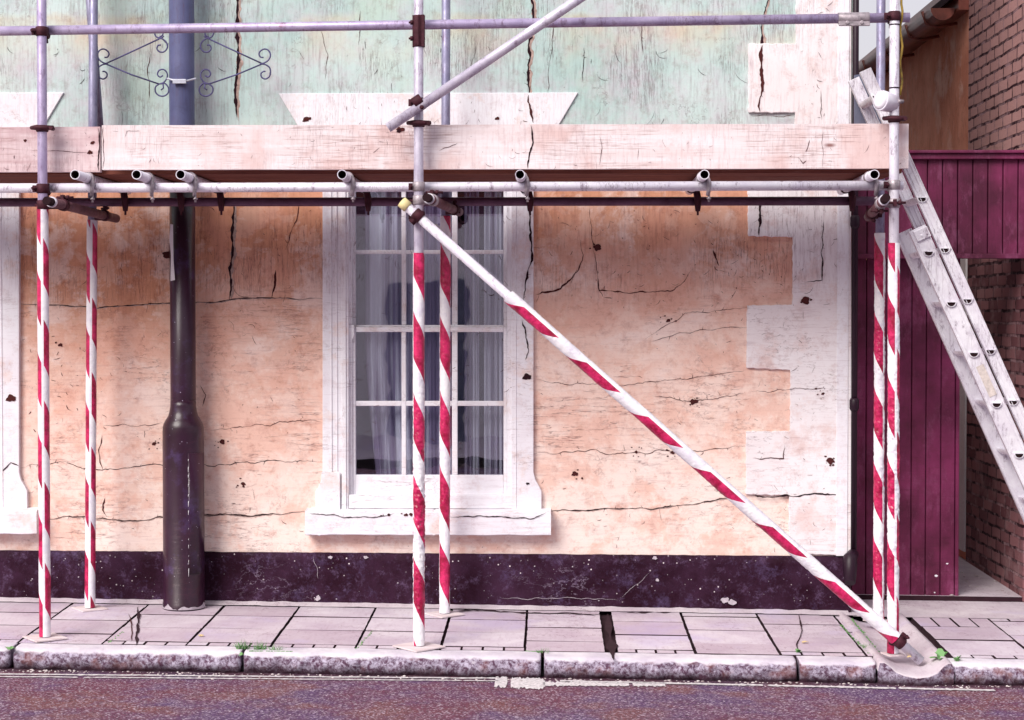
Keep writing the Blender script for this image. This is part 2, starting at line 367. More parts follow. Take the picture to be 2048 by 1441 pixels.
def m_brick():
    t = NT('brickwork', .9, 0, .15); x, y, z = t.xyz()
    v = t.n('ShaderNodeCombineXYZ', {0: t.math('ADD', x, y), 1: z, 2: 0})
    wob = t.n('ShaderNodeTexNoise', {'Vector': t.pos, 'Scale': 9}, 1)
    v = t.n('ShaderNodeVectorMath', {0: v, 1: t.n('ShaderNodeVectorMath', {0: wob, 1: (.022,.022,0)}, operation='MULTIPLY')}, operation='ADD')
    q = t.t.nodes.new('ShaderNodeTexBrick')
    for k, val in (('Scale', 1), ('Mortar Size', .010), ('Mortar Smooth', .35), ('Bias', 0), ('Brick Width', .222), ('Row Height', .074)): q.inputs[k].default_value = val
    t.set(q, 'Vector', v); q.inputs['Color1'].default_value = (.13,.045,.055,1); q.inputs['Color2'].default_value = (.34,.16,.17,1)
    t.set(q, 'Mortar', t.mix(t.rng(t.noise(7, 6, .7, vec=t.mapv((1,1,1),(5,1,3))), .46, .60), (.030,.008,.014), (.34,.20,.22)))
    c = t.mix(t.rng(t.noise(4, 6, .7), .5, .68, 0, .5), q.outputs[0], (.40,.26,.27))
    up = t.math('MULTIPLY', t.rng(z, 2.3, 2.6, 0, .62), t.math('SUBTRACT', 1, q.outputs[1]))
    c = t.mix(up, c, (.56,.32,.30))                       # paler bricks above the gate head
    c = t.mix(t.rng(t.noise(30, 8, .8), .60, .74, 0, .7), c, (.03,.008,.014))
    t.col(c); t.bump(t.math('ADD', t.math('MULTIPLY', q.outputs[1], -2), t.math('MULTIPLY', t.noise(50, 5, .7), .8)), 1, .008); return t.m
def plain(name, c, rough=.7, metal=0, var=.35, scale=14, spec=.3):
    t = NT(name, rough, metal, spec)
    t.col(t.mix(t.rng(t.noise(scale, 5, .65), .35, .68), c, tuple(q*(1-var) for q in c))); t.bump(t.noise(scale*5, 4, .7), .3, .002); return t.m
def m_leaf(name, a, b):
    t = NT(name, .6, 0, .3); r = t.n('ShaderNodeNewGeometry', out=8); t.col(t.mix(r, a, b)); return t.m

M = dict(
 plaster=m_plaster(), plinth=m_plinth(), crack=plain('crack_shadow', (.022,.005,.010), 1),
 crackbrown=plain('crack_brown', (.075,.016,.016), 1), lip=plain('chipped_lip', (.50,.36,.32), .9, 0, .5, 40),
 white=paint('white_masonry_paint', (.82,.82,.87), (.76,.73,.79), .6, .5, 2.6, stain=(.72,.58,.55)),
 flake=plain('flaked_paint', (.52,.46,.52), .8, 0, .3, 40), quoin=paint('quoin_paint', (.84,.82,.85), (.78,.72,.74), .7, .6, 2.2, stain=(.70,.54,.52)),
 frame=paint('white_gloss_paint', (.84,.84,.89), (.78,.76,.82), .4, .5, 3, stain=(.70,.62,.62), spec=.5),
 sleeve=m_sleeve(), sleeve2=m_sleeve(True), galv=m_galv('galvanised_tube', (.80,.78,.86), (.66,.62,.74), metal=.2),
 galv3=m_galv('weathered_tube', (.66,.63,.74), (.46,.42,.55), .4, .2), galv2=m_galv('old_galvanised_tube', (.50,.43,.62), (.36,.29,.48), .5), brown_tube=m_galv('rusty_tube', (.17,.075,.085), (.10,.04,.055), .6, .2, .6),
 inner_tube=m_galv('deck_shaded_tube', (.15,.07,.13), (.09,.035,.07), .5, .25, .5), blue_tube=m_galv('blue_grey_tube', (.30,.29,.42), (.20,.19,.31), .2),  # inner tube colour is darkened to carry the deck's shade
 bore=plain('tube_bore', (.02,.004,.008), .9), rust=plain('rusty_iron', (.075,.018,.030), .65, .3, .5, 40),
 clamp=plain('grey_clamp_iron', (.48,.42,.46), .5, .5, .55, 40),
 board=m_wood('pale_scaffold_board', (.82,.76,.79), (.74,.64,.65), stain=(.66,.46,.44), k=.4), board2=m_wood('grubby_scaffold_board', (.72,.60,.62), (.58,.42,.44), stain=(.48,.29,.32)),
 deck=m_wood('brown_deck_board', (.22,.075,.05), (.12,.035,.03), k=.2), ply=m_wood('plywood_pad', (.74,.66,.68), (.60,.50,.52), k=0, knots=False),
 post=paint('dark_lamp_post_paint', (.022,.005,.014), (.038,.012,.032), .30, .3, 3, spec=.45, stain=(.065,.035,.11), fleck=(.5,.45,.6), bump=.12),
 post_up=paint('slate_blue_post_paint', (.075,.085,.19), (.12,.13,.26), .45, .5, 3, spec=.4),
 iron=plain('scroll_iron', (.10,.09,.22), .5, .3), band=plain('pale_band', (.62,.64,.74), .4, .4),
 gate=None, header=None, brick=m_brick(), ochre=paint('ochre_render', (.86,.42,.30), (.66,.26,.17), .9, .7, 1.6, stain=(.9,.60,.50), spec=.1),
 alu=m_galv('ladder_aluminium', (.84,.83,.88), (.72,.68,.76), .55, .2, .38), asphalt=m_asphalt(), flag=m_flag(), kerb=m_kerb(),
 concrete=m_flag('pale_concrete', (.50,.42,.48), (.64,.58,.62), False), line=plain('worn_line_paint', (.80,.76,.78), .7, 0, .5, 60),
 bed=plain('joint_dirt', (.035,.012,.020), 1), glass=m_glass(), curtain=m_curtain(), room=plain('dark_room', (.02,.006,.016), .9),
 slate=paint('slate_grey_sheet', (.10,.11,.17), (.16,.17,.24), .6, .2, 5, fleck=(.6,.6,.7)), gutter=plain('gutter_paint', (.26,.08,.06), .35, .1, .4, 10, .5),
 black=plain('black_pipe', (.022,.007,.018), .45, 0, .3, 10, .3), leaf=m_leaf('weed_leaf', (.10,.26,.07), (.22,.40,.18)), grass=m_leaf('grass_blade', (.06,.20,.06), (.20,.36,.14)),
 dead=m_leaf('dead_leaf', (.50,.34,.12), (.62,.50,.30)), paper=plain('paper', (.78,.76,.80), .8, 0, .15), roof=plain('roof_slates', (.035,.016,.022), .9, 0, .4, 9, .1), yellow=plain('yellow_plastic', (.80,.70,.36), .45, 0, .3),
 stone=m_leaf('grit', (.30,.22,.24), (.72,.66,.66)), lens=plain('lamp_lens', (.75,.72,.80), .2, 0, .1, 6, .6), tape=plain('black_yellow_cable', (.42,.28,.05), .5, 0, .9, 9),
 far=paint('pale_far_render', (.80,.79,.80), (.72,.69,.70), .8, .2, 2), dark_glass=plain('far_window', (.20,.18,.24), .15, 0, .2, 3, .6),
)
def m_gate(name, a, b):
    t = NT(name, .55, 0, .3)
    c = t.mix(t.rng(t.noise(2.2, 6, .6), .38, .62), a, b)
    c = t.mix(t.rng(t.noise(1, 7, .7, vec=t.mapv((24,24,2))), .58, .72, 0, .6), c, (.07,.01,.03))
    c = t.mix(t.rng(t.noise(7, 8, .8, vec=t.mapv((1,1,.5))), .52, .72, 0, .65), c, (.30,.09,.19))
    c, w = t.weather(c, .7); t.col(c); t.bump(t.noise(1, 6, .7, vec=t.mapv((60,60,5))), .5, .002); return t.m
M['gate'] = m_gate('plum_gate_paint', (.21,.025,.095), (.085,.008,.034))
M['header'] = m_gate('plum_board_paint', (.18,.020,.078), (.07,.007,.028))

# ------------------------------------------------------------------ ground, road, kerb, pavement
XL, XR = -14, 14
def sheet(name, mat, x0, x1, y0, y1, zf, nx=2, ny=2, dz=0):
    mb = MB(); vs = []
    for j in range(ny+1):
        for i in range(nx+1):
            x = x0+(x1-x0)*i/nx; y = y0+(y1-y0)*j/ny; vs.append((x, y, zf(x, y)+dz))
    b = mb.add(vs)
    for j in range(ny):
        for i in range(nx):
            q = b+j*(nx+1)+i; mb.face((q, q+1, q+nx+2, q+nx+1))
    return struct(mb.build(name, mat))
sheet('ground', M['bed'], -150, 150, -150, 150, lambda x, y: -.95)
sheet('road', M['asphalt'], XL, XR, 0.6, KY+.05, rz)
sheet('far_pavement', M['concrete'], XL, XR, -3, .6, lambda x, y: rz(x, .6)+.1)
sheet('pavement_bed', M['bed'], XL, at(1830, 1329, KY).x-.17, KY+.12, W+.4, lambda x, y: gz(x, y)-.022)
sheet('pavement_bed', M['bed'], at(1830, 1329, KY).x+.17, XR, KY+.12, W+.4, lambda x, y: gz(x, y)-.022)
sheet('pavement_bed', M['bed'], XL, XR, KY+.12, W+.4, lambda x, y: gz(x, y)-.09)
# painted lines by the kerb
def rline(name, px0, py0, px1, py1, wd, seed, pieces=60):
    mb = MB(); rnd = random.Random(seed)
    def rp(px, py):
        v = CR @ Vector((px-1024, 720-py, -F)); 
        y = 8.8
        for _ in range(6):
            x = CO.x+v.x*(y/v.y); z = rz(x, y); y = (z-CO.z)*v.y/v.z
        return Vector((CO.x+v.x*(y/v.y), y, 0))
    a = rp(px0, py0); b = rp(px1, py1); up = []; lo = []
    for i in range(pieces*4+1):
        t = i/(pieces*4); p = a.lerp(b, t); w = wd*(1+.9*mn.noise(Vector((i*.37, seed, 0))))/2*(0.0 if mn.noise(Vector((i*.11, seed+9, 2))) > .48 else 1)
        o = .008*mn.noise(Vector((i*.07, seed, 5)))
        for L, s in ((up, 1), (lo, -1)): L.append((p.x, p.y+o+s*w, rz(p.x, p.y+o+s*w)+.004))
    k = mb.add(up+lo); n = len(up)
    for i in range(n-1): mb.face((k+n+i, k+n+i+1, k+i+1, k+i))
    return struct(mb.build(name, M['line']))
rline('road_line', -60, 1349, 1000, 1358, .030, 1); rline('road_line', -60, 1354, 1000, 1363, .022, 2)
rline('road_line', 1120, 1363, 1990, 1382, .040, 3)
rline('road_line', 990, 1365, 1090, 1369, .27, 4, 12)
rline('road_line', 1085, 1369, 1330, 1370, .10, 6, 30)

# paving: separate slabs in one sheet of paving
X0 = pav(1053, 1256).x; CW = .4255
chc = at(1830, 1329, KY).x                      # dished drain channel from the corner pipe to the kerb
chL, chR = chc-.165, chc+.165
def Yof(py, px=1100): return pav(px, py).y
yk = KY+.155; yw = W-.06
evn = [yk, Yof(1296), Yof(1267), Yof(1241), yw]; odd = [yk, Yof(1282), Yof(1255), Yof(1228), yw]
mb = MB()
def slab(x0, x1, y0, y1, g=.005, g2=.002, chip=.004):
    if x1-x0 < .03 or y1-y0 < .02: return
    x0 += g; x1 -= g; y0 += g2; y1 -= g2; n = 6; pts = []
    for i in range(n): pts.append((x0+(x1-x0)*i/n, y0))
    for i in range(n): pts.append((x1, y0+(y1-y0)*i/n))
    for i in range(n): pts.append((x1-(x1-x0)*i/n, y1))
    for i in range(n): pts.append((x0, y1-(y1-y0)*i/n))
    cx, cy = (x0+x1)/2, (y0+y1)/2; q = []
    for x, y in pts:
        d = chip*(mn.noise(Vector((x*23, y*23, 1)))+.2); q.append((x+(cx-x)*d*2.5, y+(cy-y)*d*2.5))
    t = random.uniform(-.002, .002)
    tx = random.uniform(-.004,.004)
    top = mb.add([(x, y, gz(x, y)+t+tx*(x-cx)) for x, y in q]); N = len(q)
    bot = mb.add([(x, y, gz(x, y)-.04) for x, y in q])
    mb.face([top+i for i in range(N)])
    for i in range(N): j = (i+1) % N; mb.face((bot+i, bot+j, top+j, top+i), 1)
for k in range(-14, 16):
    xa = X0+CW*k; xb = xa+CW; rows = odd if k % 2 == 0 else evn
    if k == -4 or k == -2: rows = evn
    if xa < chL < xb: xb2 = chL
    elif xa < chR < xb: xb2 = xb; xa = chR
    elif xa >= chL and xb <= chR: continue
    else: xb2 = xb
    wide = 0
    if k == 1: xa += .034
    if k == 0: xb2 -= .022
    for r in range(len(rows)-1):
        if r == 0 and rows is evn or (r == 3 and k > 4):
            n = 4
            for i in range(n): slab(xa+(xb2-xa)*i/n, xa+(xb2-xa)*(i+1)/n, rows[r], rows[r+1], .006, .007)
        else: slab(xa, xb2, rows[r], rows[r+1], .0045+.002*(k % 3), (.009, .0055, .0035)[(k*2+r) % 3], .007)
# mortar fillet along the foot of the wall
for i in range(-60, 60):
    x = i*.12; w0 = .02+.018*mn.noise(Vector((i*.5, 2, 0)))
    if x > at(1690, 1215, W).x: break
mb_f = MB(); up = []; lo = []; xe = at(1695, 1215, W).x
for i in range(260):
    x = -3.6+(xe+3.6)*i/259; w0 = .055+.022*mn.noise(Vector((x*5, 2, 0)))+.012*mn.noise(Vector((x*21, 2, 0)))
    y0 = W-.02-w0; lo.append((x, y0, gz(x, y0)+.005)); up.append((x, W-.004, gz(x, W)+.02+.006*mn.noise(Vector((x*13, 5, 0)))))
b = mb_f.add(lo+up)
for i in range(259): mb_f.face((b+i, b+i+1, b+261+i, b+260+i), 0, None, True)
struct(mb_f.build('mortar_fillet', M['concrete']))
mb.crack([(1597,1224),(1604,1262),(1594,1290),(1598,1306)], 5, 0, 1, 31, 2, 5, ground=True)
mb.crack([(277,1214),(275,1240),(276,1262),(271,1292)], 9, 0, 1, 32, 3, 3, ground=True)
mb.crack([(258,1228),(262,1250),(264,1284)], 4, 0, 2, 33, 3, 4, ground=True)
mb.crack([(1214,1229),(1217,1255),(1222,1290),(1227,1322)], 21, 0, 1, 38, 2, 5, ground=True)
mb.crack([(900,1222),(1050,1226),(1200,1230)], 3, 0, 1, 36, 2, 6, ground=True)
mb.crack([(1240,1228),(1290,1226),(1400,1224),(1490,1223)], 4, 0, 1, 37, 2, 6, ground=True)
struct(mb.build('pavement', [M['flag'], M['bed'], M['crackbrown']]))

# kerb stones (one run of kerb, joints open)
mb = MB()
KJ = [-700, 22, 483, 1085, 1597, 1757]; KJ2 = [1900, 2700]
def kstone(xa, xb, seed):
    prof = [(KY+.15, 0), (KY+.10, 0), (KY+.06, 0), (KY+.035, -.002), (KY+.018, -.008), (KY+.007, -.018), (KY, -.032), (KY-.001, -.046), (KY-.002, -.06), (KY-.002, -.075), (KY+.002, -.09), (KY+.012, -.105), (KY+.03, -.13)]
    n = int((xb-xa)/.012); rows = []
    for i in range(n+1):
        x = xa+(xb-xa)*i/n; e = min(i, n-i)*.012; rd = .02*max(0, 1-e/.03)**2; r = []
        for j, (y, dz) in enumerate(prof):
            f = min(1, max(0, (j-2)/4)); p = Vector((x*16, dz*24, seed))
            d = (mn.noise(p)*.016+mn.noise(p*2.7)*.010+mn.noise(p*6)*.005)*f
            r.append((x, y-d+rd*f*.8, gz(x, y)+dz-rd*.5*f+.003*mn.noise(Vector((x*6, y*8, seed)))*(j < 4)))
        rows.append(mb.add(r))
    m = len(prof)
    for i in range(n):
        for j in range(m-1): mb.face((rows[i]+j, rows[i]+j+1, rows[i+1]+j+1, rows[i+1]+j), 0, None, True)
    mb.face([rows[0]+j for j in range(m)][::-1]); mb.face([rows[-1]+j for j in range(m)])
for L in (KJ, KJ2):
    for i in range(len(L)-1):
        kstone(at(L[i], 1315, KY).x+.008, at(L[i+1], 1315, KY).x-.008, i*3.7+L[0]*.01)
b0 = len(mb.v)
struct(mb.build('kerb', [M['kerb'], M['bed']]))
# dished channel
mb = MB(); rows = []
prof = [(-.185, -.03), (-.175, .012), (-.155, .014), (-.135, .004), (-.10, -.020), (-.06, -.036), (0, -.044), (.06, -.036), (.10, -.020), (.135, .004), (.155, .014), (.175, .012), (.185, -.03)]
NY = 60
for i in range(NY+1):
    y = KY-.015 + (W-.03-KY)*i/NY; r = []
    for j, (dx, dz) in enumerate(prof):
        sag = -.018*max(0, 1-(y-KY+.015)/.10)**2*(1 if abs(dx) < .12 else .35)
        r.append((chc+dx+.004*mn.noise(Vector((y*5, dx*9, 0))), y-.035*math.cos(dx*8)*max(0, 1-(y-KY+.015)/.12), gz(chc+dx, y)+dz+sag+.003*mn.noise(Vector((y*9, dx*20, 3)))))
    rows.append(mb.add(r))
n = len(prof)
for i in range(NY):
    for j in range(n-1): mb.face((rows[i]+j, rows[i]+j+1, rows[i+1]+j+1, rows[i+1]+j), 0, None, True)
fr = mb.add([(mb.v[rows[0]+j].x, mb.v[rows[0]+j].y+.01, gz(chc, KY)-.14) for j in range(n)])
for j in range(n-1): mb.face((fr+j, fr+j+1, rows[0]+j+1, rows[0]+j), 1)
struct(mb.build('drain_channel', [M['concrete'], M['kerb']]))

# ------------------------------------------------------------------ the painted house
cx = at(1703, 700, W).x                          # right-hand corner of the house
house = empty('painted_house', (cx-3, W, .03), 'peach and pale green rendered house with white quoins and a black plinth', 'house')
xs_open = [(at(697, 700, W).x, at(1025, 700, W).x)]; dxw = at(1067, 700, W).x - at(38, 700, W).x
xs_open.insert(0, (xs_open[0][0]-dxw, xs_open[0][1]-dxw)); zo0, zo1 = zat(1020, W), zat(345, W)
mb = MB(); HX = -9.0; HZ = 5.6
XX = [HX, xs_open[0][0], xs_open[0][1], xs_open[1][0], xs_open[1][1], cx]; ZZ = [-.2, zo0, zo1, HZ]
for i in range(5):
    for j in range(3):
        if i in (1, 3) and j == 1: continue
        b = mb.add([(XX[i], W, ZZ[j]), (XX[i+1], W, ZZ[j]), (XX[i+1], W, ZZ[j+1]), (XX[i], W, ZZ[j+1])]); mb.face((b, b+1, b+2, b+3))
for a_, b_ in xs_open:                            # reveals
    for (p, q) in (((a_, zo0), (a_, zo1)), ((b_, zo1), (b_, zo0)), ((a_, zo1), (b_, zo1)), ((b_, zo0), (a_, zo0))):
        b = mb.add([(p[0], W, p[1]), (q[0], W, q[1]), (q[0], W+.25, q[1]), (p[0], W+.25, p[1])]); mb.face((b, b+1, b+2, b+3))
b = mb.add([(cx, W, -.2), (cx, 16, -.2), (cx, 16, HZ), (cx, W, HZ)]); mb.face((b, b+1, b+2, b+3))
b = mb.add([(HX, W, HZ), (cx, W, HZ), (cx, 16, HZ), (HX, 16, HZ)]); mb.face((b, b+1, b+2, b+3))
b = mb.add([(HX, 16, -.2), (HX, 16, HZ), (cx, 16, HZ), (cx, 16, -.2)]); mb.face((b, b+1, b+2, b+3))
b = mb.add([(HX, 16, -.2), (HX, W, -.2), (HX, W, HZ), (HX, 16, HZ)]); mb.face((b, b+1, b+2, b+3))
Yc = W-.002
C = [([(475,-30),(474,60),(477,120),(470,180),(474,240)], 10, 1.2, 1), ([(1060,-30),(1066,30),(1061,70),(1057,130),(1058,170),(1062,215),(1068,245)], 9, 4, 1),
 ([(1536,-10),(1524,40),(1523,130),(1524,170),(1518,226)], 7, 3, 1), ([(468,400),(465,470),(461,520),(463,560),(459,600)], 9, 3, 1),
 ([(603,400),(590,440),(577,470),(572,500)], 3, 3, 2), ([(553,540),(549,570),(543,596)], 6, 2, 2),
 ([(40,608),(130,612),(200,615),(300,607),(360,606),(430,603),(459,600),(520,594),(600,598),(645,597)], 3, 2, 1),
 ([(40,935),(80,930),(130,925),(170,937),(240,938),(300,932),(420,930),(520,924),(645,922)], 2.6, 4, 1),
 ([(92,1036),(160,1033),(230,1038),(265,1042),(330,1033),(420,1030),(520,1030),(612,1024)], 3.4, 3, 1),
 ([(1083,1022),(1160,1020),(1230,1016),(1300,1018),(1400,1006),(1490,992)], 3.4, 3, 1),
 ([(1068,908),(1110,905),(1180,902),(1230,908),(1330,902),(1420,900),(1490,890)], 2.4, 4, 2), ([(1068,760),(1130,768),(1250,770),(1360,758),(1420,752),(1490,740)], 2, 4, 2),
 ([(1160,480),(1166,510),(1156,545),(1120,575),(1070,592)], 5, 4, 2), ([(1185,495),(1195,540),(1200,580),(1260,585),(1345,582),(1375,555),(1385,540)], 3, 3, 2),
 ([(1426,500),(1434,520),(1438,532)], 7, 2, 2), ([(1290,680),(1370,628),(1440,622),(1495,612)], 2, 3, 2), ([(1300,682),(1400,660),(1495,655)], 2, 3, 2),
 ([(205,870),(198,900),(204,940)], 4, 3, 2), ([(210,995),(206,1020),(215,1034)], 4, 3, 2), ([(400,770),(412,790),(404,812)], 3, 3, 2),
 ([(1300,790),(1380,802),(1440,797),(1490,785)], 2.2, 4, 2), ([(420,860),(520,850),(600,842),(645,840)], 2, 4, 2), ([(205,850),(300,852),(326,846)], 2, 3, 2),
 ([(1180,415),(1184,470),(1188,500)], 2, 2, 2), ([(720,20),(718,90)], 2, 2, 2), ([(1168,95),(1166,165)], 2.4, 2, 1), ([(90,170),(86,250)], 2, 2, 2), ([(640,60),(655,110),(650,160)], 2, 2, 2),
 ([(1110,30),(1100,120),(1094,200)], 2, 3, 2), ([(950,90),(940,160)], 2, 3, 2), ([(300,100),(296,150),(300,200)], 2.4, 2, 2), ([(1280,20),(1286,110)], 2, 2, 2)]
rb = random.Random(3)
for i, (pp, w, wob, m) in enumerate(C):
    if m == 1 and w > 2.9: mb.crack([(x+w*.3, y+w*.25) for x, y in pp], w*1.5, Yc+.0012, 3, i, wob, 5)
    mb.crack(pp, w*.8, Yc, m, i, wob, 5, spur=.12 if m == 1 else .06)
def scratches(mb, n, box, Y, m, seed, horiz=.5, wmax=1.5, lmax=16):
    rd = random.Random(seed)
    for i in range(n):
        x = rd.uniform(box[0], box[2]); y = rd.uniform(box[1], box[3]); L = 2+abs(rd.gauss(0, lmax*.5)); cv = rd.uniform(-.5, .5)
        a = (rd.gauss(0, .35) if rd.random() < horiz else math.pi/2+rd.gauss(0, .3)); q = [(x, y)]
        for k in range(4): a += cv*rd.uniform(.2, 1.4); x += math.cos(a)*L/4; y += math.sin(a)*L/4; q.append((x, y))
        mb.crack(q, rd.uniform(.6, wmax), Y, m, 500+i, .6, 3)
scratches(mb, 190, (42,620,1490,1098), Yc-.0003, 2, 1, .65); scratches(mb, 130, (42,410,1490,620), Yc-.0003, 2, 2, .15, 1.5, 22); scratches(mb, 80, (0,70,1490,245), Yc-.0003, 1, 3, .03, 1.4, 30)
scratches(mb, 60, (1180,420,1580,600), Yc-.0004, 2, 4, .4, 2.2, 14); scratches(mb, 40, (60,690,210,860), Yc-.0004, 2, 5, .4, 2.2, 12)
for i, (x, y, r) in enumerate([(445,883,5), (487,968,4), (307,887,4), (1150,948,6), (1387,803,7), (1336,642,4), (335,510,9), (120,690,4), (1440,975,4), (1195,495,8), (1272,904,3), (1345,905,4)]):
    mb.blot(x, y, r, Yc-.001, 2, i)
    for k in range(5): mb.blot(x+rb.uniform(-16,16), y+rb.uniform(-12,12), rb.uniform(.8,2), Yc-.0005, 2, i+k)
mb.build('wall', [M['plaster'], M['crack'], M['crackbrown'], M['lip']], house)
# inside of the house, seen through the panes
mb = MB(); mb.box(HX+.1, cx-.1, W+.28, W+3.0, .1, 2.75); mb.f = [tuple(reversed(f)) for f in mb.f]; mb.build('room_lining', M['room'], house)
# plinth with an irregular top and broken foot
mb = MB(); top = []; N = 420; pxs = cx
for i in range(N+1):
    x = HX+(cx-.003-HX)*i/N; z = zat(1104, W)-SX*.35*(x+2.5)+.003*mn.noise(Vector((x*9, 1, 0)))+.0022*mn.noise(Vector((x*40, 1, 0)))
    top.append((x, z))
for lay in range(1):
    a = mb.add([(x, W-.014, -.2) for x, z in top]+[(x, W-.014-.004*mn.noise(Vector((x*7, 3, 0))), z-.05) for x, z in top]+[(x, W-.014, z-.004) for x, z in top]+[(x, W-.004, z) for x, z in top]+[(x, W+.002, z) for x, z in top])
    for r in range(4):
        for i in range(N): q = a+r*(N+1)+i; mb.face((q, q+1, q+N+2, q+N+1), 0, None, True)
b = mb.add([(cx+.003, W-.014, -.2), (cx+.003, W+.3, -.2), (cx+.003, W+.3, top[-1][1]), (cx+.003, W-.014, top[-1][1])]); mb.face((b, b+1, b+2, b+3))
Yp = W-.020
for i, (pp, w) in enumerate([([(1000,1196),(1060,1198),(1130,1195),(1240,1200)], 1.2), ([(1240,1196),(1262,1178),(1300,1146)], .9), ([(627,1112),(634,1140),(636,1158)], .8)]): mb.crack(pp, w, Yp, 1, 70+i, 2, 4)
for i in range(90): mb.blot(rb.choice((rb.uniform(40,320), rb.uniform(420,1690), rb.uniform(420,1690))), rb.uniform(1110,1204), rb.choice((.5,.6,.7,.9,1.3)), Yp-.001, 1, i)
for i, (x, y, r) in enumerate([(636,1197,5), (660,1115,4), (1465,1204,7), (1310,1116,4), (1315,1160,3), (732,1115,4), (1450,1200,7)]): mb.blot(x, y, r, Yp-.0012, 1, 90+i)
mb.build('plinth', [M['plinth'], M['flake']], house)
# quoins
mb = MB(); q = [(1495,87,225), (1495,350,472), (1495,610,738), (1494,862,990)]
edge = [(1703,-900), (1592,-900), (1592,-740), (1497,-740), (1497,-610), (1592,-610), (1592,-480), (1497,-480), (1497,-350), (1592,-350), (1592,-190), (1497,-190), (1497,-60), (1592,-60), (1592,87), (1497,87), (1497,225), (1590,225), (1590,350), (1496,350), (1496,472), (1586,474), (1585,609), (1494,611), (1493,736), (1581,740), (1580,862), (1492,863), (1492,989), (1578,991), (1577,1106), (1703,1112)]
pe = []
for i in range(len(edge)):                        # soften the run of the edge a little
    a = Vector(edge[i]); b_ = Vector(edge[(i+1) % len(edge)]); n = 30 if (b_-a).length > 40 and a.y > -300 else 1
    for k in range(n):
        p = a.lerp(b_, k/n)
        if p.x < 1690: p += Vector((2.2*mn.noise(Vector((p.y*.09, 1, 0)))+1.5*mn.noise(Vector((p.y*.4, 1, 0))), 2.0*mn.noise(Vector((p.x*.08, 5, 0)))+1.4*mn.noise(Vector((p.x*.4, 5, 0)))))
        pe.append((p.x, p.y))
mb.pxprism(pe, W-.020, W+.003)
Yq = W-.023
for i, (pp, w, m) in enumerate([([(1520,400),(1519,470)], 8, 1), ([(1646,440),(1644,560),(1610,566)], 3, 1), ([(1500,785),(1560,780),(1650,776)], 2, 2), ([(1505,915),(1568,918),(1570,890)], 3, 2), ([(1495,992),(1560,994),(1640,988),(1696,992)], 4, 1), ([(1523,90),(1526,140),(1521,190),(1518,224)], 7, 2), ([(1500,230),(1588,232)], 2, 2), ([(1640,180),(1644,240)], 2, 2)]): mb.crack(pp, w, Yq, m, 40+i, 3, 5, spur=.08)
for i, (x, y, r) in enumerate([(1612,600,8), (1662,922,7), (1645,787,3)]):
    mb.blot(x, y, r, Yq-.001, 2, i)
    for k in range(6): mb.blot(x+rb.uniform(-14,14), y+rb.uniform(-16,12), rb.uniform(.8,2.4), Yq-.0005, 2, i+k)
scratches(mb, 90, (1500,400,1690,1100), Yq, 2, 8, .6, 1.3); scratches(mb, 40, (1600,-20,1690,245), Yq, 2, 9, .2, 1.3)
mb.build('quoins', [M['quoin'], M['crack'], M['crackbrown']], house, bevel=.004)
b = MB(); b.pxbox(1676, -900, 1699, 1112, W-.026, W-.021); b.build('corner_bead', M['frame'], house, bevel=.002)

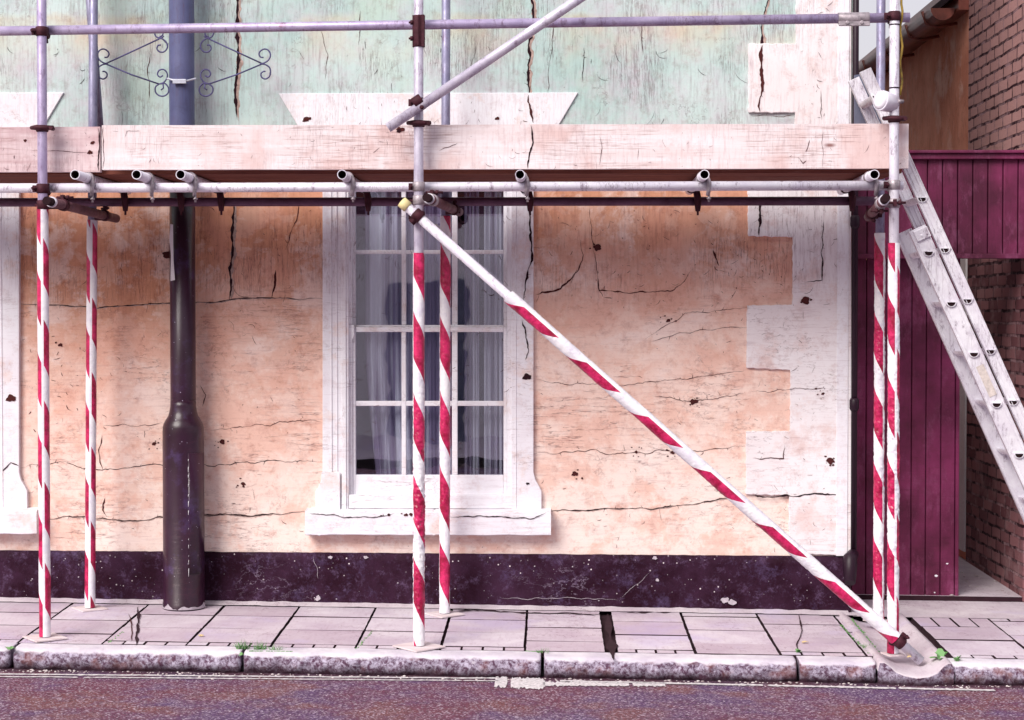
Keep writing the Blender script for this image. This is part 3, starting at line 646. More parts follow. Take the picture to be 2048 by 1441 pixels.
# windows
def pxs_(l, d): return [(x+d, y) for x, y in l]
def window(dpx, blemish):
    # flared stone surround
    mb = MB()
    L = [(645,342), (697,342), (697,1021), (631,1021), (631,982), (636,976), (641,964), (645,950)]
    Rr = [(1023,342), (1067,342), (1067,945), (1071,960), (1078,972), (1083,982), (1083,1021), (1023,1021)]
    mb.pxprism(pxs_(L, dpx), W-.03, W+.01); mb.pxprism(pxs_(Rr, dpx), W-.03, W+.01)
    for x0, x1, dd in ((661,664,.036), (672,675,.036), (683,692,.040)): mb.pxbox(x0+dpx, 342, x1+dpx, 1021, W-dd, W-.028)
    for x0, x1, dd in ((1030,1033,.034),): mb.pxbox(x0+dpx, 342, x1+dpx, 1021, W-dd, W-.028)
    mb.pxbox(632+dpx, 942, 680+dpx, 1021, W-.046, W-.030) if False else None
    if blemish:
        Ys = W-.044
        mb.crack([(1058,400),(1060,470),(1064,510),(1052,560),(1046,610)], 5, W-.033, 1, 61, 4, 5, spur=.1)
        mb.crack([(1045,640),(1058,700),(1050,720)], 4, W-.033, 1, 62, 3, 5)
        mb.blot(1054, 754, 8, W-.0335, 1, 3); mb.blot(1055, 967, 3, W-.0335, 1, 4)
    else: mb.blot(22, 797, 9, W-.0335, 2, 3); mb.crack([(2,945),(22,928),(36,935)], 3, W-.033, 1, 66, 3, 5)
    s = mb.build('window_surround', [M['white'], M['crack'], M['crackbrown']], house, bevel=.004)
    mb = MB(); mb.pxprism(pxs_([(632,1021),(632,984),(637,974),(642,962),(643,944),(680,944),(680,1021)], dpx), W-.050, W-.041); child(0, s, 'plinth_block', M['white'], mb, bevel=.003) if False else mb.build('plinth_block', M['white'], s, bevel=.003)
    # lintel, flat arch
    mb = MB(); mb.pxprism(pxs_([(557,187),(1156,185),(1062,343),(650,343)], dpx), W-.012, W+.003)
    if blemish: mb.crack([(1057,190),(1060,215),(1066,246)], 6, W-.0145, 1, 91, 3, 4); mb.blot(611, 240, 6, W-.0142, 1, 5); mb.blot(619, 237, 3.5, W-.0143, 1, 6); mb.blot(994, 237, 4, W-.0142, 1, 7); scratches(mb, 30, (620,190,1090,246), W-.0142, 1, 92, .05, 1.2, 20)
    _ = 0; mb.build('lintel', [M['white'], M['crackbrown']], house, bevel=.003)
    # sill
    mb = MB(); a = at(610+dpx, 1045, W-.10); b_ = at(1102+dpx, 1045, W-.10); z1 = zat(1024, W-.10); z0 = zat(1071, W-.10)
    n = 120; prof = [(W, z1+.012), (W-.085, z1+.002), (W-.098, z1-.004), (W-.10, z1-.02), (W-.10, z0+.004), (W-.094, z0), (W, z0)]
    rows = []
    for i in range(n+1):
        x = a.x+(b_.x-a.x)*i/n
        rows.append(mb.add([(x, y+.0025*mn.noise(Vector((x*14+dpx, z*30, 2))), z+.0035*mn.noise(Vector((x*11+dpx, y*9, 4)))-.004*(mn.noise(Vector((x*30, 1, dpx))) > .35)) for y, z in prof]))
    for i in range(n):
        for j in range(len(prof)-1): mb.face((rows[i]+j, rows[i]+j+1, rows[i+1]+j+1, rows[i+1]+j), 0)
    mb.face([rows[0]+j for j in range(len(prof))][::-1]); mb.face([rows[-1]+j for j in range(len(prof))])
    if blemish:
        mb.crack([(612,1026),(680,1032),(730,1036),(790,1028)], 2.5, W-.104, 1, 63, 2, 4); mb.crack([(900,1034),(990,1032),(1060,1038),(1085,1030),(1098,1022)], 3, W-.104, 1, 64, 2, 4)
        for i in range(8): mb.blot(rb.uniform(760,840), rb.uniform(1026,1031), rb.uniform(1,4), W-.104, 2, i)
    mb.build('window_sill', [M['white'], M['crack'], M['crackbrown']], house)
    # window: box frame, sashes, glass
    Y1 = W+.035
    fr = MB()
    fr.pxbox(697+dpx, 345, 704+dpx, 1018, Y1-.03, Y1+.1); fr.pxbox(1014+dpx, 345, 1025+dpx, 1018, Y1-.03, Y1+.1)
    fr.pxbox(704+dpx, 345, 1014+dpx, 356, Y1-.03, Y1+.1); fr.pxbox(698+dpx, 990, 1024+dpx, 1017, W-.028, Y1+.1)
    fr.pxprism(pxs_([(697,650),(708,650),(708,672),(704,680),(703,692),(697,692)], dpx), Y1-.036, Y1-.031)
    w = fr.build('window', M['frame'], house, bevel=.003)
    def sash(y0, y1, rail0, rail1, bars, Y, nm):
        mb = MB(); x0, x1 = 704, 1014
        mb.pxbox(x0+dpx, y0, 711+dpx, y1, Y, Y+.045); mb.pxbox(1007+dpx, y0, x1+dpx, y1, Y, Y+.045)
        mb.pxbox(711+dpx, y0, 1007+dpx, rail0, Y, Y+.045); mb.pxbox(711+dpx, rail1, 1007+dpx, y1, Y, Y+.045)
        for b0, b1 in ((803,812),(904,915)): mb.pxbox(b0+dpx, rail0, b1+dpx, rail1, Y+.004, Y+.04)
        for b0, b1 in bars:
            for p0, p1 in ((711,803),(812,904),(915,1007)): mb.pxbox(p0+dpx, b0, p1+dpx, b1, Y+.006, Y+.038)
        mb.build('sash', M['frame'], w, bevel=.0035)
        g = MB(); g.pxbox(708+dpx, rail0-3, 1010+dpx, rail1+3, Y+.022, Y+.026); g.build('pane', M['glass'], w)
    sash(654, 990, 664, 950, [(802,812)], Y1-.012, 'l'); sash(356, 662, 362, 650, [(500,508)], Y1+.040, 'u')
    # curtains
    def curtain(fx0, fx1, label, ph, amp, depth, tie=None):
        mb = MB(); n = 90; m = 26; Z0 = zat(985, W+.15); Z1 = zat(350, W+.15); rows = []
        for j in range(m+1):
            t = j/m; z = Z0+(Z1-Z0)*t
            r = []
            for i in range(n+1):
                s_ = i/n; l = fx0+((tie(t) if tie else 0)); rr = fx1
                px = l+(rr-l)*s_+dpx if tie and tie.__name__ == 'left' else fx0+(fx1+(tie(t) if tie else 0)-fx0)*s_+dpx
                x = at(px, 700, W+.15).x
                y = W+.105+depth+amp*1.25*(1+math.sin(s_*26+ph+.6*math.sin(t*3)))+amp*.5*math.sin(s_*61+ph*2+t*1.5)
                r.append((x, y, z))
            rows.append(mb.add(r))
        for j in range(m):
            for i in range(n): mb.face((rows[j]+i, rows[j]+i+1, rows[j+1]+i+1, rows[j+1]+i), 0, None, True)
        o = mb.build('curtain', M['curtain'], None, loc=(at((fx0+fx1)/2+dpx, 985, W+.15).x, W+.15, Z0)); return tag(o, label, 'curtain', 'pale curtains behind the sash windows')
    def left(t): return 8+70*max(0, .45-t)**1.3
    def right(t): return 0
    wn = 'central sash window' if blemish else 'sash window at the left edge'
    curtain(722, 834, 'pale lilac curtain drawn on the left inside the %s' % wn, 1, .018, .02, left)
    curtain(838, 912, 'thin net curtain in the middle of the %s' % wn, 2, .012, .04, right)
    curtain(928, 958, 'narrow bunched curtain edge at the right of the %s' % wn, 0, .012, .04, right)
    curtain(968, 1012, 'lilac curtain at right inside the %s' % wn, 3, .014, .05, right)
window(0, True); window(-1029, False)

# rainwater pipe on the corner
mb = MB(); xp = at(1709, 700, W-.02).x; yp = W-.02
pipe = empty('drainpipe', (xp, yp, gz(xp, yp)+.1), 'thin black rainwater pipe running down the right corner of the painted house', 'drainpipe')
MB().tube((xp, yp, zat(1150, yp)), (xp, yp, 5.5), .017, n=16).build('pipe', M['black'], pipe)
for py in (436, -120, 800): MB().path([(xp, yp, zat(py+22, yp)), (xp, yp, zat(py+16, yp)), (xp, yp, zat(py, yp)), (xp, yp, zat(py-5, yp))], [.018, .027, .027, .020], n=16).build('socket', M['black'], pipe)
p1 = at(1700, 1128, W-.07); p2 = at(1700, 1166, W-.14)
MB().path([(xp, yp, zat(1105, yp)), p1+Vector((0,0,.03)), p1, p2], [.03, .04, .042, .030], n=16).build('shoe', M['black'], pipe)

# ------------------------------------------------------------------ gate, boarded head and the alley
gy = 10.82
gate = empty('plank_gate', (at(1810, 1205, gy).x, gy, gz(2, gy)), 'tall plum painted plank gate closing the alley beside the house', 'gate')
gr = [1704, 1732, 1763, 1793, 1823, 1852, 1882, 1911]
for i in range(len(gr)-1):
    mb = MB(); mb.pxbox(gr[i]+.7, 516, gr[i+1]-.7, 1202+random.uniform(-2, 3), gy, gy+.022); mb.build('plank', M['gate'], gate, bevel=.006)
mb = MB(); mb.pxbox(1911.8, 516, 1919, 1200, gy-.006, gy+.05); mb.build('edge_strip', M['gate'], gate, bevel=.003)
mb = MB(); 
for py in (560, 860, 1150): mb.pxbox(1706, py-18, 1914, py+18, gy+.024, gy+.055)
mb.pxbox(1704.5, 520, 1912, 1195, gy+.0215, gy+.0235); mb.build('rear_rails', M['gate'], gate)
hy = 10.72
head = empty('gate_head', (at(1900, 510, hy).x, hy, zat(516, hy)), 'plum boarded panel over the alley entrance with moulded top edge', 'boarding')
x = 1704; k = 0
while x < 2052:
    mb = MB(); mb.pxbox(x+.9, 318, x+29.3, 508, hy, hy+.022); mb.build('board', M['header'], head, bevel=.005); x += 30.2; k += 1
mb = MB(); mb.pxbox(1704, 300, 2082, 306, hy-.055, hy+.03); mb.pxbox(1704, 306.5, 2082, 318, hy-.035, hy+.03); mb.build('top_moulding', M['header'], head, bevel=.004)
mb = MB(); mb.pxbox(1704, 507, 2082, 517, hy-.02, hy+.03); mb.build('bottom_rail', M['header'], head, bevel=.003)
mb = MB(); mb.pxbox(1704, 306, 2052, 512, hy+.0235, hy+.05); mb.build('backing', M['header'], head)
for x, y, q in ((1872,1152,3), (1894,1127,2), (1869,1185,1.5)): MB().blot(x, y, q, gy-.001, 0, int(x)).build('paint_spot', M['white'], gate)
# alley floor
bx = at(2048, 700, 10.8).x
sheet('alley_floor', M['concrete'], cx, bx+.2, gy-.02, 17, lambda x, y: gz(x, gy)+.03+.012*(y-gy), 8, 40)
mb = MB(); rr_ = []
for i in range(61):
    x = cx+(bx+.2-cx)*i/60; rr_.append((x, gz(x, gy)+.03))
a = mb.add([(x, gy-.02+.006*mn.noise(Vector((x*9, 0, 0))), z) for x, z in rr_]+[(x, gy-.02+.006*mn.noise(Vector((x*9, 3, 0))), z-.09) for x, z in rr_])
for i in range(60): mb.face((a+61+i, a+62+i, a+1+i, a+i))
struct(mb.build('alley_step', M['bed']))
sheet('channel_head', M['concrete'], chL-.12, cx+.02, W-.10, W+.01, lambda x, y: gz(x, y)+.007)
sheet('alley_apron', M['concrete'], cx, XR, W-.10, gy-.015, lambda x, y: gz(x, y)+.002)
# right-hand building
rb_b = empty('brick_building', (bx+1, 12, .1), 'dark brick building along the right of the alley with ochre render behind', 'building')
yb1 = 12.27
mb = MB(); mb.box(bx, bx+3, 10.795, yb1, -.2, 6.0); mb.build('brick_wall', M['brick'], rb_b)
mb = MB(); mb.box(bx-.03, bx+3, 10.765, yb1, 6.0, 6.1); mb.build('coping', M['concrete'], rb_b)
gzz = 3.72
mb = MB(); mb.box(bx+.012, bx+3, yb1, 16.5, -.2, gzz); mb.build('rendered_wall', M['ochre'], rb_b)
mb = MB(); mb.box(bx-.012, bx+.02, yb1+.002, yb1+.42, .1, 2.2); mb.build('white_door_post', M['far'], rb_b)
mb = MB(); b = mb.add([(bx-.12, yb1-.0, gzz+.02), (bx-.12, 16.6, gzz+.02), (bx+3, 16.6, gzz+1.9), (bx+3, yb1, gzz+1.9), (bx-.12, yb1, gzz+.07), (bx-.12, 16.6, gzz+.07), (bx+3, 16.6, gzz+1.96), (bx+3, yb1, gzz+1.96)])
for f in ((0,1,2,3),(7,6,5,4),(4,5,1,0),(0,3,7,4),(5,6,2,1),(3,2,6,7)): mb.face([b+i for i in f])
mb.build('slate_roof', M['roof'], rb_b)
mb = MB(); mb.box(bx-.065, bx+.3, yb1+.01, 16.5, gzz-.045, gzz+.16); mb.build('fascia', M['gutter'], rb_b)
gp = [(bx-.15, y, gzz-.02+.004*(y-yb1)) for y in (yb1+.1, 13.3, 14.4, 15.5, 16.5)]
gut = MB(); n = 10; rows = []
for p in gp: rows.append(gut.add([(p[0]+.08*math.cos(math.pi+math.pi*k/n), p[1], p[2]+.08*math.sin(math.pi+math.pi*k/n)) for k in range(n+1)]))
for i in range(len(gp)-1):
    for k in range(n): gut.face((rows[i]+k, rows[i]+k+1, rows[i+1]+k+1, rows[i+1]+k), 0, None, True)
gut.face([rows[0]+k for k in range(n+1)]); g = gut.build('gutter', M['gutter'], rb_b)
for y in (yb1+.35, 13.2, 14.1, 15.0): MB().path([(bx-.235, y, gzz), (bx-.21, y, gzz-.08), (bx-.13, y, gzz-.105), (bx, y, gzz-.08)], .011, n=8).build('gutter_bracket', M['gutter'], rb_b)
# house across the street: gives the panes something to mirror
op = empty('house_across_street', (0, -3, 0), 'pale rendered house across the street mirrored in the window panes', 'house')
mb = MB(); mb.box(-9, 7, -9, -3, -.3, 5.2); mb.build('wall', M['far'], op)
mb = MB(); mb.box(-9.3, 7.3, -9.3, -2.7, 5.2, 5.35); mb.build('eaves', M['black'], op)
for i, x in enumerate((-7.5, -4.6, -1.6, 1.6, 4.6)):
    for z in (.9, 3.3):
        if i == 2 and z < 1: continue
        mb = MB(); mb.box(x-.55, x+.55, -3.0, -2.96, z, z+1.4); f = mb.build('window', M['dark_glass'], op)
        mb = MB()
        for q in (-.58, -.02, .54): mb.box(x+q, x+q+.05, -2.96, -2.93, z-.04, z+1.44)
        mb.build('frame', M['frame'], f)
mb = MB(); mb.box(-2.1, -1.1, -3.0, -2.95, 0, 2.1); mb.build('door', M['slate'], op)

# ------------------------------------------------------------------ lamp post
ly = W-.145; lp = at(368, 1212, ly); lg = gz(lp.x, ly)
post = empty('lamp_post', (lp.x, ly, lg), 'dark cast lamp post with a wide base and scroll brackets against the wall', 'lamp post')
def zz(py): return zat(py, ly)
def lathe(profile, mats, name, parent, seg=40, rim=None):
    mb = MB(); rows = []
    for r, z in profile: rows.append(mb.add([(lp.x+r*math.cos(2*math.pi*k/seg), ly+r*math.sin(2*math.pi*k/seg), z) for k in range(seg)]))
    for i in range(len(rows)-1):
        for k in range(seg): k2 = (k+1) % seg; mb.face((rows[i]+k, rows[i]+k2, rows[i+1]+k2, rows[i+1]+k), 0, None, True)
    mb.face([rows[-1]+k for k in range(seg)])
    return mb.build(name, mats, parent)
rB, rS = .114, .070
base = lathe([(rB+.003, lg-.02), (rB+.003, lg+.03), (rB, lg+.035), (rB, zz(870)), (rB-.001, zz(856)), (rB-.006, zz(848)), (rB-.018, zz(840)), (rB-.032, zz(832)), (rS+.006, zz(824)), (rS+.001, zz(812)), (rS, zz(800))], M['post'], 'base', post)
lathe([(rS, zz(800)), (rS, zz(300))], M['post'], 'shaft', post)
lathe([(rS, zz(300)), (rS-.002, 4.2), (rS-.004, 6.5)], M['post_up'], 'upper_shaft', post)
mb = MB(); rows = []                               # access door, a curved plate
for j, z in enumerate((zz(1145), zz(905))):
    rows.append(mb.add([(lp.x+(rB+.004)*math.sin(a), ly-(rB+.004)*math.cos(a), z) for a in [R(24+62*k/10) for k in range(11)]]))
    rows.append(mb.add([(lp.x+(rB-.003)*math.sin(a), ly-(rB-.003)*math.cos(a), z) for a in [R(24+62*k/10) for k in range(11)]]))
for k in range(10):
    mb.face((rows[0]+k, rows[0]+k+1, rows[2]+k+1, rows[2]+k), 0, None, True); mb.face((rows[2]+k, rows[2]+k+1, rows[3]+k+1, rows[3]+k)); mb.face((rows[1]+k, rows[1]+k+1, rows[0]+k+1, rows[0]+k))
mb.face((rows[0], rows[2], rows[3], rows[1])); mb.face((rows[0]+10, rows[1]+10, rows[3]+10, rows[2]+10))
for i in range(14): mb.path([(lp.x+(rB+.004)*math.sin(R(24)), ly-(rB+.005)*math.cos(R(24)), zz(1145-i*17+random.uniform(-5,5))), (lp.x+(rB+.004)*math.sin(R(24.5)), ly-(rB+.005)*math.cos(R(24.5)), zz(1145-i*17-random.uniform(3,12)))], random.uniform(.0008,.002), n=5, m=1)
mb.build('access_door', [M['post'], M['white']], post, bevel=.0)
mb = MB(); up = []; lo = []                        # bare, flaked ring at the foot
for k in range(60):
    a = 2*math.pi*k/60; q = rB+.005
    lo.append((lp.x+q*math.sin(a), ly-q*math.cos(a), lg+.004)); up.append((lp.x+q*math.sin(a), ly-q*math.cos(a), lg+max(.006, .018+.045*mn.noise(Vector((math.sin(a)*2.2, math.cos(a)*2.2, 2))))+.008*mn.noise(Vector((math.sin(a)*14, math.cos(a)*14, 2)))))
b = mb.add(lo+up)
for k in range(60): k2 = (k+1) % 60; mb.face((b+k, b+k2, b+60+k2, b+60+k), 0, None, True)
mb.build('flaked_foot', M['flake'], post)
# scroll brackets
def spiral(c, r0, a0, turns, sgn, start=None):
    pts = []; n = 22
    for i in range(n+1):
        t = i/n; a = R(a0)+sgn*t*turns*2*math.pi; r = r0*(1-.55*t); pts.append((c[0]+r*math.cos(a), c[1]-r*math.sin(a)))
    return pts
def bracket(sg):
    o = lambda x: 368+sg*(x-368) if sg > 0 else x
    mb = MB(); X = lambda x: (2*368-x) if sg > 0 else x
    Yb = ly-.01
    def add(pp, r=.0042):
        P = [Vector(p) for p in pp]; out = []
        if len(P) > 3:
            Q = [P[0]*2-P[1]]+P+[P[-1]*2-P[-2]]
            for i in range(1, len(Q)-2):
                for k in range(4):
                    t = k/4; a, b, c, e = Q[i-1], Q[i], Q[i+1], Q[i+2]
                    out.append(.5*((2*b)+(c-a)*t+(2*a-5*b+4*c-e)*t*t+(3*b-a-3*c+e)*t**3))
        out.append(P[-1])
        if len(P) <= 3: out = P
        mb.path([at(X(q.x), q.y, Yb) for q in out], r, n=8)
    add([(212,127), (262,104), (318,78)]); add([(212,128), (262,149), (318,168)])
    add([(212,127)] + spiral((207,112), 14, -60, .95, 1)[0:]) if False else None
    add([(216,127), (208,126), (199,120), (195,110), (199,101), (207,98), (215,102), (218,108), (215,114), (209,115)])
    add([(216,128), (206,129), (197,135), (195,145), (198,154), (206,158), (213,154), (214,147), (209,143), (205,143)])
    add([(310,82), (322,77), (332,84), (335,94), (329,103), (320,104), (314,98), (316,91), (322,90)])
    add([(328,72), (322,76), (313,74), (309,66), (311,58), (318,55)]); add([(318,75), (325,70), (326,62), (322,58)])
    add([(318,168), (327,165), (334,156), (334,146), (327,139), (318,141), (315,149), (320,154), (326,151)])
    add([(318,168), (311,174), (311,184), (318,191), (328,192), (336,186), (337,176), (330,167), (321,168)]); add([(326,168), (327,176), (322,180)])
    return mb.build('scroll_bracket', M['iron'], post)
bracket(-1); bracket(1)
mb = MB(); mb.path([at(334,157,ly-.06), at(350,161,ly-.082), at(372,162,ly-.085), at(392,157,ly-.06)], .006, n=8); mb.pxbox(345, 158, 372, 167, ly-.094, ly-.078); mb.build('band_clip', M['band'], post, bevel=.002)
mb = MB(); pp = [at(x, y, ly-.078) for x, y in [(341,448), (346,449), (347,520), (350,560), (341,562), (342,510), (339,480)]]; mb.prism([(p.x, p.z) for p in pp], ly-.080, ly-.078); mb.build('torn_tape', M['paper'], post)

# ------------------------------------------------------------------ scaffold
TR = .0242
scaf = empty('tube_scaffold', (P0.x, 9.7, P0.z), 'steel tube scaffold before the house, its lower poles wrapped in red and white', 'scaffold')
def V(px, py, Y): return at(px, py, Y)
def tubeobj(name, a, b, mat=None, r=TR, hollow=True, lab=None, parent=None):
    mb = MB(); mb.path([a, b], r, n=28, hollow=.004 if hollow else 0, m2=1)
    o = mb.build(name, [mat or M['galv'], M['bore']], parent or scaf)
    if lab: o['label'] = lab
    return o
def sleeve(parent, a, b, crumple=0.0, seed=0, u0=0.0, r=.0292, v0=0, lab=None, crz=None, mat='sleeve'):
    a = Vector(a); b = Vector(b); L = (b-a).length; n = int(L/.008)
    def disp(l, ang):
        t = (l-v0)/L; k = crumple
        if crz: k = crumple*(.15+.85*max(0, 1-abs(t-crz[0])/crz[1]))
        p = Vector((math.cos(ang)*1.1, math.sin(ang)*1.1, l*32+seed+ang*.6)); q = Vector((math.cos(ang)*1.8, math.sin(ang)*1.8, l*80+seed*2))
        low = mn.noise(Vector((math.cos(ang)*.6, math.sin(ang)*.6, l*5+seed)))*.0016
        return low + (k*(.0018-abs(mn.noise(p))*.0062+mn.noise(q)*.0022) if k else 0)
    mb = MB(); n = int(L/(.011 if crumple > .4 else .02)); mb.path([a.lerp(b, i/n) for i in range(n+1)], r, n=22 if crumple > .4 else 36, disp=disp, u0=u0, v0=v0, cap=False)
    if crumple > .4: mb.sm = [False]*len(mb.sm)
    # close the ends onto the pole
    o = mb.build('hazard_sleeve', M[mat], parent)
    if lab: o['label'] = lab
    return o
poles = {}
def pole(key, top, bot, Y, mat, sl, crum=0, u0=0, seed=0, v0=0, lab=None, crz=None, foot=True):
    """top and bot are pixel points seen on the plane of the pole; sl = (upper, lower) pixel rows of its sleeve"""
    Yb = Y; g = V(bot[0], bot[1], Yb); t = V(top[0], top[1], Yb); d = (t-g).normalized(); g = Vector(g)
    g.z = gz(g.x, Yb)+.008; tt = g + d*((5.2-g.z)/d.z)
    o = tubeobj('upright_pole', g, tt, mat, lab=lab)
    z1 = V(bot[0], sl[0], Yb).z; a = g + d*((.004)/d.z); b = g + d*((z1-g.z)/d.z)
    # path runs from the top down so the stripes slant to the right
    sleeve(o, b, a, crum, seed, u0, v0=v0, crz=crz)
    poles[key] = (g, d); return o
def pp_at(key, py):                       # the point on a pole seen at image row py
    g, d = poles[key]; z = at(1024, py, g.y).z; return g + d*((z-g.z)/d.z)
pole('L', (83,0), (90,1268), 9.32, M['galv2'], (412,1268), .15, .80, 3, .0, 'front pole at far left, striped sleeve reaching up to the clamps')
pole('l', (187,0), (180,1216), IY, M['blue_tube'], (440,1216), .08, .80, 4, .15, 'slimmer rear pole at far left')
pole('M', (837,0), (838,1292), FY, M['galv3'], (506,1292), 1.7, .02, 5, .285, 'front pole before the window, sleeve bunched up low down', crz=(.68,.42))
pole('m', (892,0), (889,1226), IY, M['blue_tube'], (432,1226), .5, .04, 6, .03, 'rear pole before the window')
pole('R', (1789,0), (1786,1300), FY, M['galv'], (486,1300), 1.2, .78, 7, .05, 'front pole at the right corner, sleeve crumpled', crz=(.6,.6))
pole('r', (1762,0), (1757,1236), IY, M['blue_tube'], (466,1236), .9, .70, 8, .25, 'rear pole at the right corner')
LY = FY+.052                                    # ledgers lie behind the front poles
tubeobj('ledger', V(-260,377,LY+.10), V(1806,371,LY), M['galv'], lab='bright front ledger tube')
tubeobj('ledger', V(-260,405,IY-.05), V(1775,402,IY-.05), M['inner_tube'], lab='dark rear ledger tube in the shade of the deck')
tubeobj('guard_rail', V(-260,66,LY+.10), V(1819,35,LY), M['galv2'])
TY0 = FY-.11; tr = [(150,352,9,6), (273,350,8,4), (361,350,8,4), (684,348,8,6), (1040,348,4,6), (1409,347,0,6), (1749,347,-3,6)]
trp = []
for px, py, _, _ in tr:
    a = V(px, py, TY0); a.z = V(px, 349, TY0).z; b = Vector((a.x+.01, IY+.12, a.z-.003)); tubeobj('transom', a, b, M['galv'] if px not in (361,) else M['galv']); trp.append((a, b))
br = [((103,404,TY0), (232,437,IY+.10)), ((858,397,TY0), (918,424,IY+.04)), ((1768,400,TY0), (1737,434,9.75))]
for i, (p, q) in enumerate(br):
    a = V(*p); b = V(*q); tubeobj('bearer', a, b, M['brown_tube'], lab=['rusty cross tube at the left poles', 'rusty cross tube over the window', 'short rusty cross tube at the right corner'][i])
# pale rim on the open front ends of the bearers
for i, (p, q) in enumerate(br):
    a = V(*p); b = V(*q); d = (b-a).normalized(); mb = MB(); mb.path([a-d*.006, a+d*.014], TR+.0025, n=28, hollow=.0058, m2=1); mb.build('tube_end', [M['galv'], M['bore']], scaf)
tubeobj('raking_tube', V(166,-200,IY+.09), V(199,262,IY+.09), M['blue_tube'], lab='steep blue grey tube behind the left poles')
# upper and lower diagonal braces in front
BY = FY-.055
tubeobj('diagonal_brace', V(776,256,BY), V(1400,-166,BY), M['galv3'], lab='upper diagonal brace rising to the right')
ba = V(806,406,BY); bb = V(1842,1322,BY-.02); bb.z = max(bb.z, rz(bb.x, bb.y)+.02)
br2 = tubeobj('diagonal_brace', ba, bb, M['galv'], lab='long lower diagonal brace with striped sleeve and yellow end cap')
d = (bb-ba).normalized()
def on(px):
    t = (V(px, 800, BY).x-ba.x)/d.x; return ba+d*t
sleeve(br2, on(1016), on(1792), .45, 11, -.27, r=.0335, v0=.28, mat='sleeve2')
mb = MB(); mb.path([ba-d*.012, ba-d*.010, ba+d*.032, ba+d*.034], [.020,.0285,.0285,.024], n=24); mb.build('end_cap', M['yellow'], br2)

# couplers: one solid right-angle coupler design, varied
def coupler(p, axA, axB, mat, rA=TR, name='coupler', wing=None, off=None, big=1.0):
    """p: centre of tube A, axA its direction; off: vector from tube A's centre to tube B's centre; axB tube B's direction"""
    p = Vector(p); axA = Vector(axA).normalized(); axB = Vector(axB).normalized(); mb = MB()
    off = Vector(off) if off is not None else axA.cross(axB).normalized()*(-.052)
    c2 = p+off
    for c, ax in ((p, axA), (c2, axB)):
        mb.path([c-ax*.024*big, c-ax*.021*big, c+ax*.021*big, c+ax*.024*big], [rA+.002, rA+.0065, rA+.0065, rA+.002], n=20)
    mb.tube(p.lerp(c2, .2), p.lerp(c2, .8), .021, n=8)
    o = mb.build(name, mat, scaf)
    # flange with bolt and nut on each half
    for c, ax, oth in ((p, axA, off), (c2, axB, -off)):
        n = oth.normalized(); sd_ = ax.cross(n).normalized()
        if wing: sd_ = sd_*wing
        mb = MB(); base = c+sd_*(rA+.012)
        Mx = Matrix((ax, sd_, n)).transposed().to_4x4(); Mx.translation = base
        mb.box(-.017, .017, -.012, .014, -.006, .010, 0, Mx)
        mb.tube(base+sd_*.002-n*.052, base+sd_*.002+n*.034, .0062, n=10)
        mb.path([base+sd_*.002-n*.030, base+sd_*.002-n*.016], .0115, n=6)
        mb.build('bolt', M['rust'], o)
    return o
X_, Y_, Z_ = Vector((1,0,0)), Vector((0,1,0)), Vector((0,0,1))
def at_pole(key, py, mat, axB=X_, sgn=1, **k):
    p = pp_at(key, py); return coupler(p, Z_, axB, mat, off=(0, .052*sgn, 0), **k)
at_pole('L', 60, M['rust']); at_pole('R', 35, M['rust']); at_pole('L', 376, M['rust']); at_pole('M', 373, M['clamp']); at_pole('R', 371, M['clamp'])
# sleeve coupler joining two lengths of the middle pole
p0, p1 = pp_at('M', 94), pp_at('M', 30); mb = MB(); mb.path([p0, p0+Z_*.003, p1-Z_*.003, p1], [TR, TR+.006, TR+.006, TR], n=20)
mb.box(p0.x+.016, p0.x+.032, p0.y-.03, p0.y+.012, p0.z, p1.z); mb.box(p0.x-.030, p0.x-.022, p0.y-.012, p0.y+.012, p0.z, p1.z); mb.box(p0.x-.004, p0.x+.004, p0.y-.036, p0.y-.027, p0.z+.004, p1.z-.004)
o = mb.build('sleeve_coupler', M['rust'], scaf, bevel=.002)
for py in (45, 77):
    q = pp_at('M', py); mb = MB(); mb.tube(q+Vector((-.048,-.012,0)), q+Vector((.034,-.012,0)), .0055, n=10); mb.path([q+Vector((-.040,-.012,0)), q+Vector((-.026,-.012,0))], .012, n=6); mb.build('bolt', M['rust'], o)
# sleeve coupler on the guard rail near its right end
a_, b_ = V(1676,37,LY), V(1738,36,LY); mb = MB(); mb.path([a_, b_], TR+.005, n=20); mb.box(a_.x, b_.x, LY-.034, LY-.018, a_.z-.041, a_.z-.020)
for t in (.27, .73): p = a_.lerp(b_, t); mb.tube((p.x, LY-.034, p.z-.026), (p.x, LY-.040, p.z-.026), .009, n=10)
mb.build('rail_joint', M['clamp'], scaf, bevel=.002)
# brace couplers
def swivel(px, py, axB, mat, key='M'):
    p = pp_at(key, py); return coupler(p, Z_, axB, mat, off=(0, -.055, 0), wing=-1)
swivel(836, 205, (V(1400,-166,BY)-V(776,256,BY)), M['rust']); swivel(835, 432, d, M['rust'])
pc = on(1800); coupler(pc, d, Z_, M['rust'], off=(-.012, .055, 0))
# toe board clips
for key, py in (('L', 255), ('M', 247), ('R', 240)):
    p = pp_at(key, py); mb = MB(); mb.path([p-Z_*.018, p-Z_*.014, p+Z_*.012, p+Z_*.016], [TR+.002, TR+.007, TR+.007, TR+.002], n=20)
    mb.path([p+Vector((-.055,.0,.004)), p+Vector((-.02,-.032,.002)), p+Vector((.02,-.032,0)), p+Vector((.058,-.002,.004))], [.010,.014,.014,.011], n=8)
    mb.path([p+Vector((.05,-.03,0)), p+Vector((.05,.02,0))], .011, n=6); mb.build('board_clip', M['rust'], scaf)
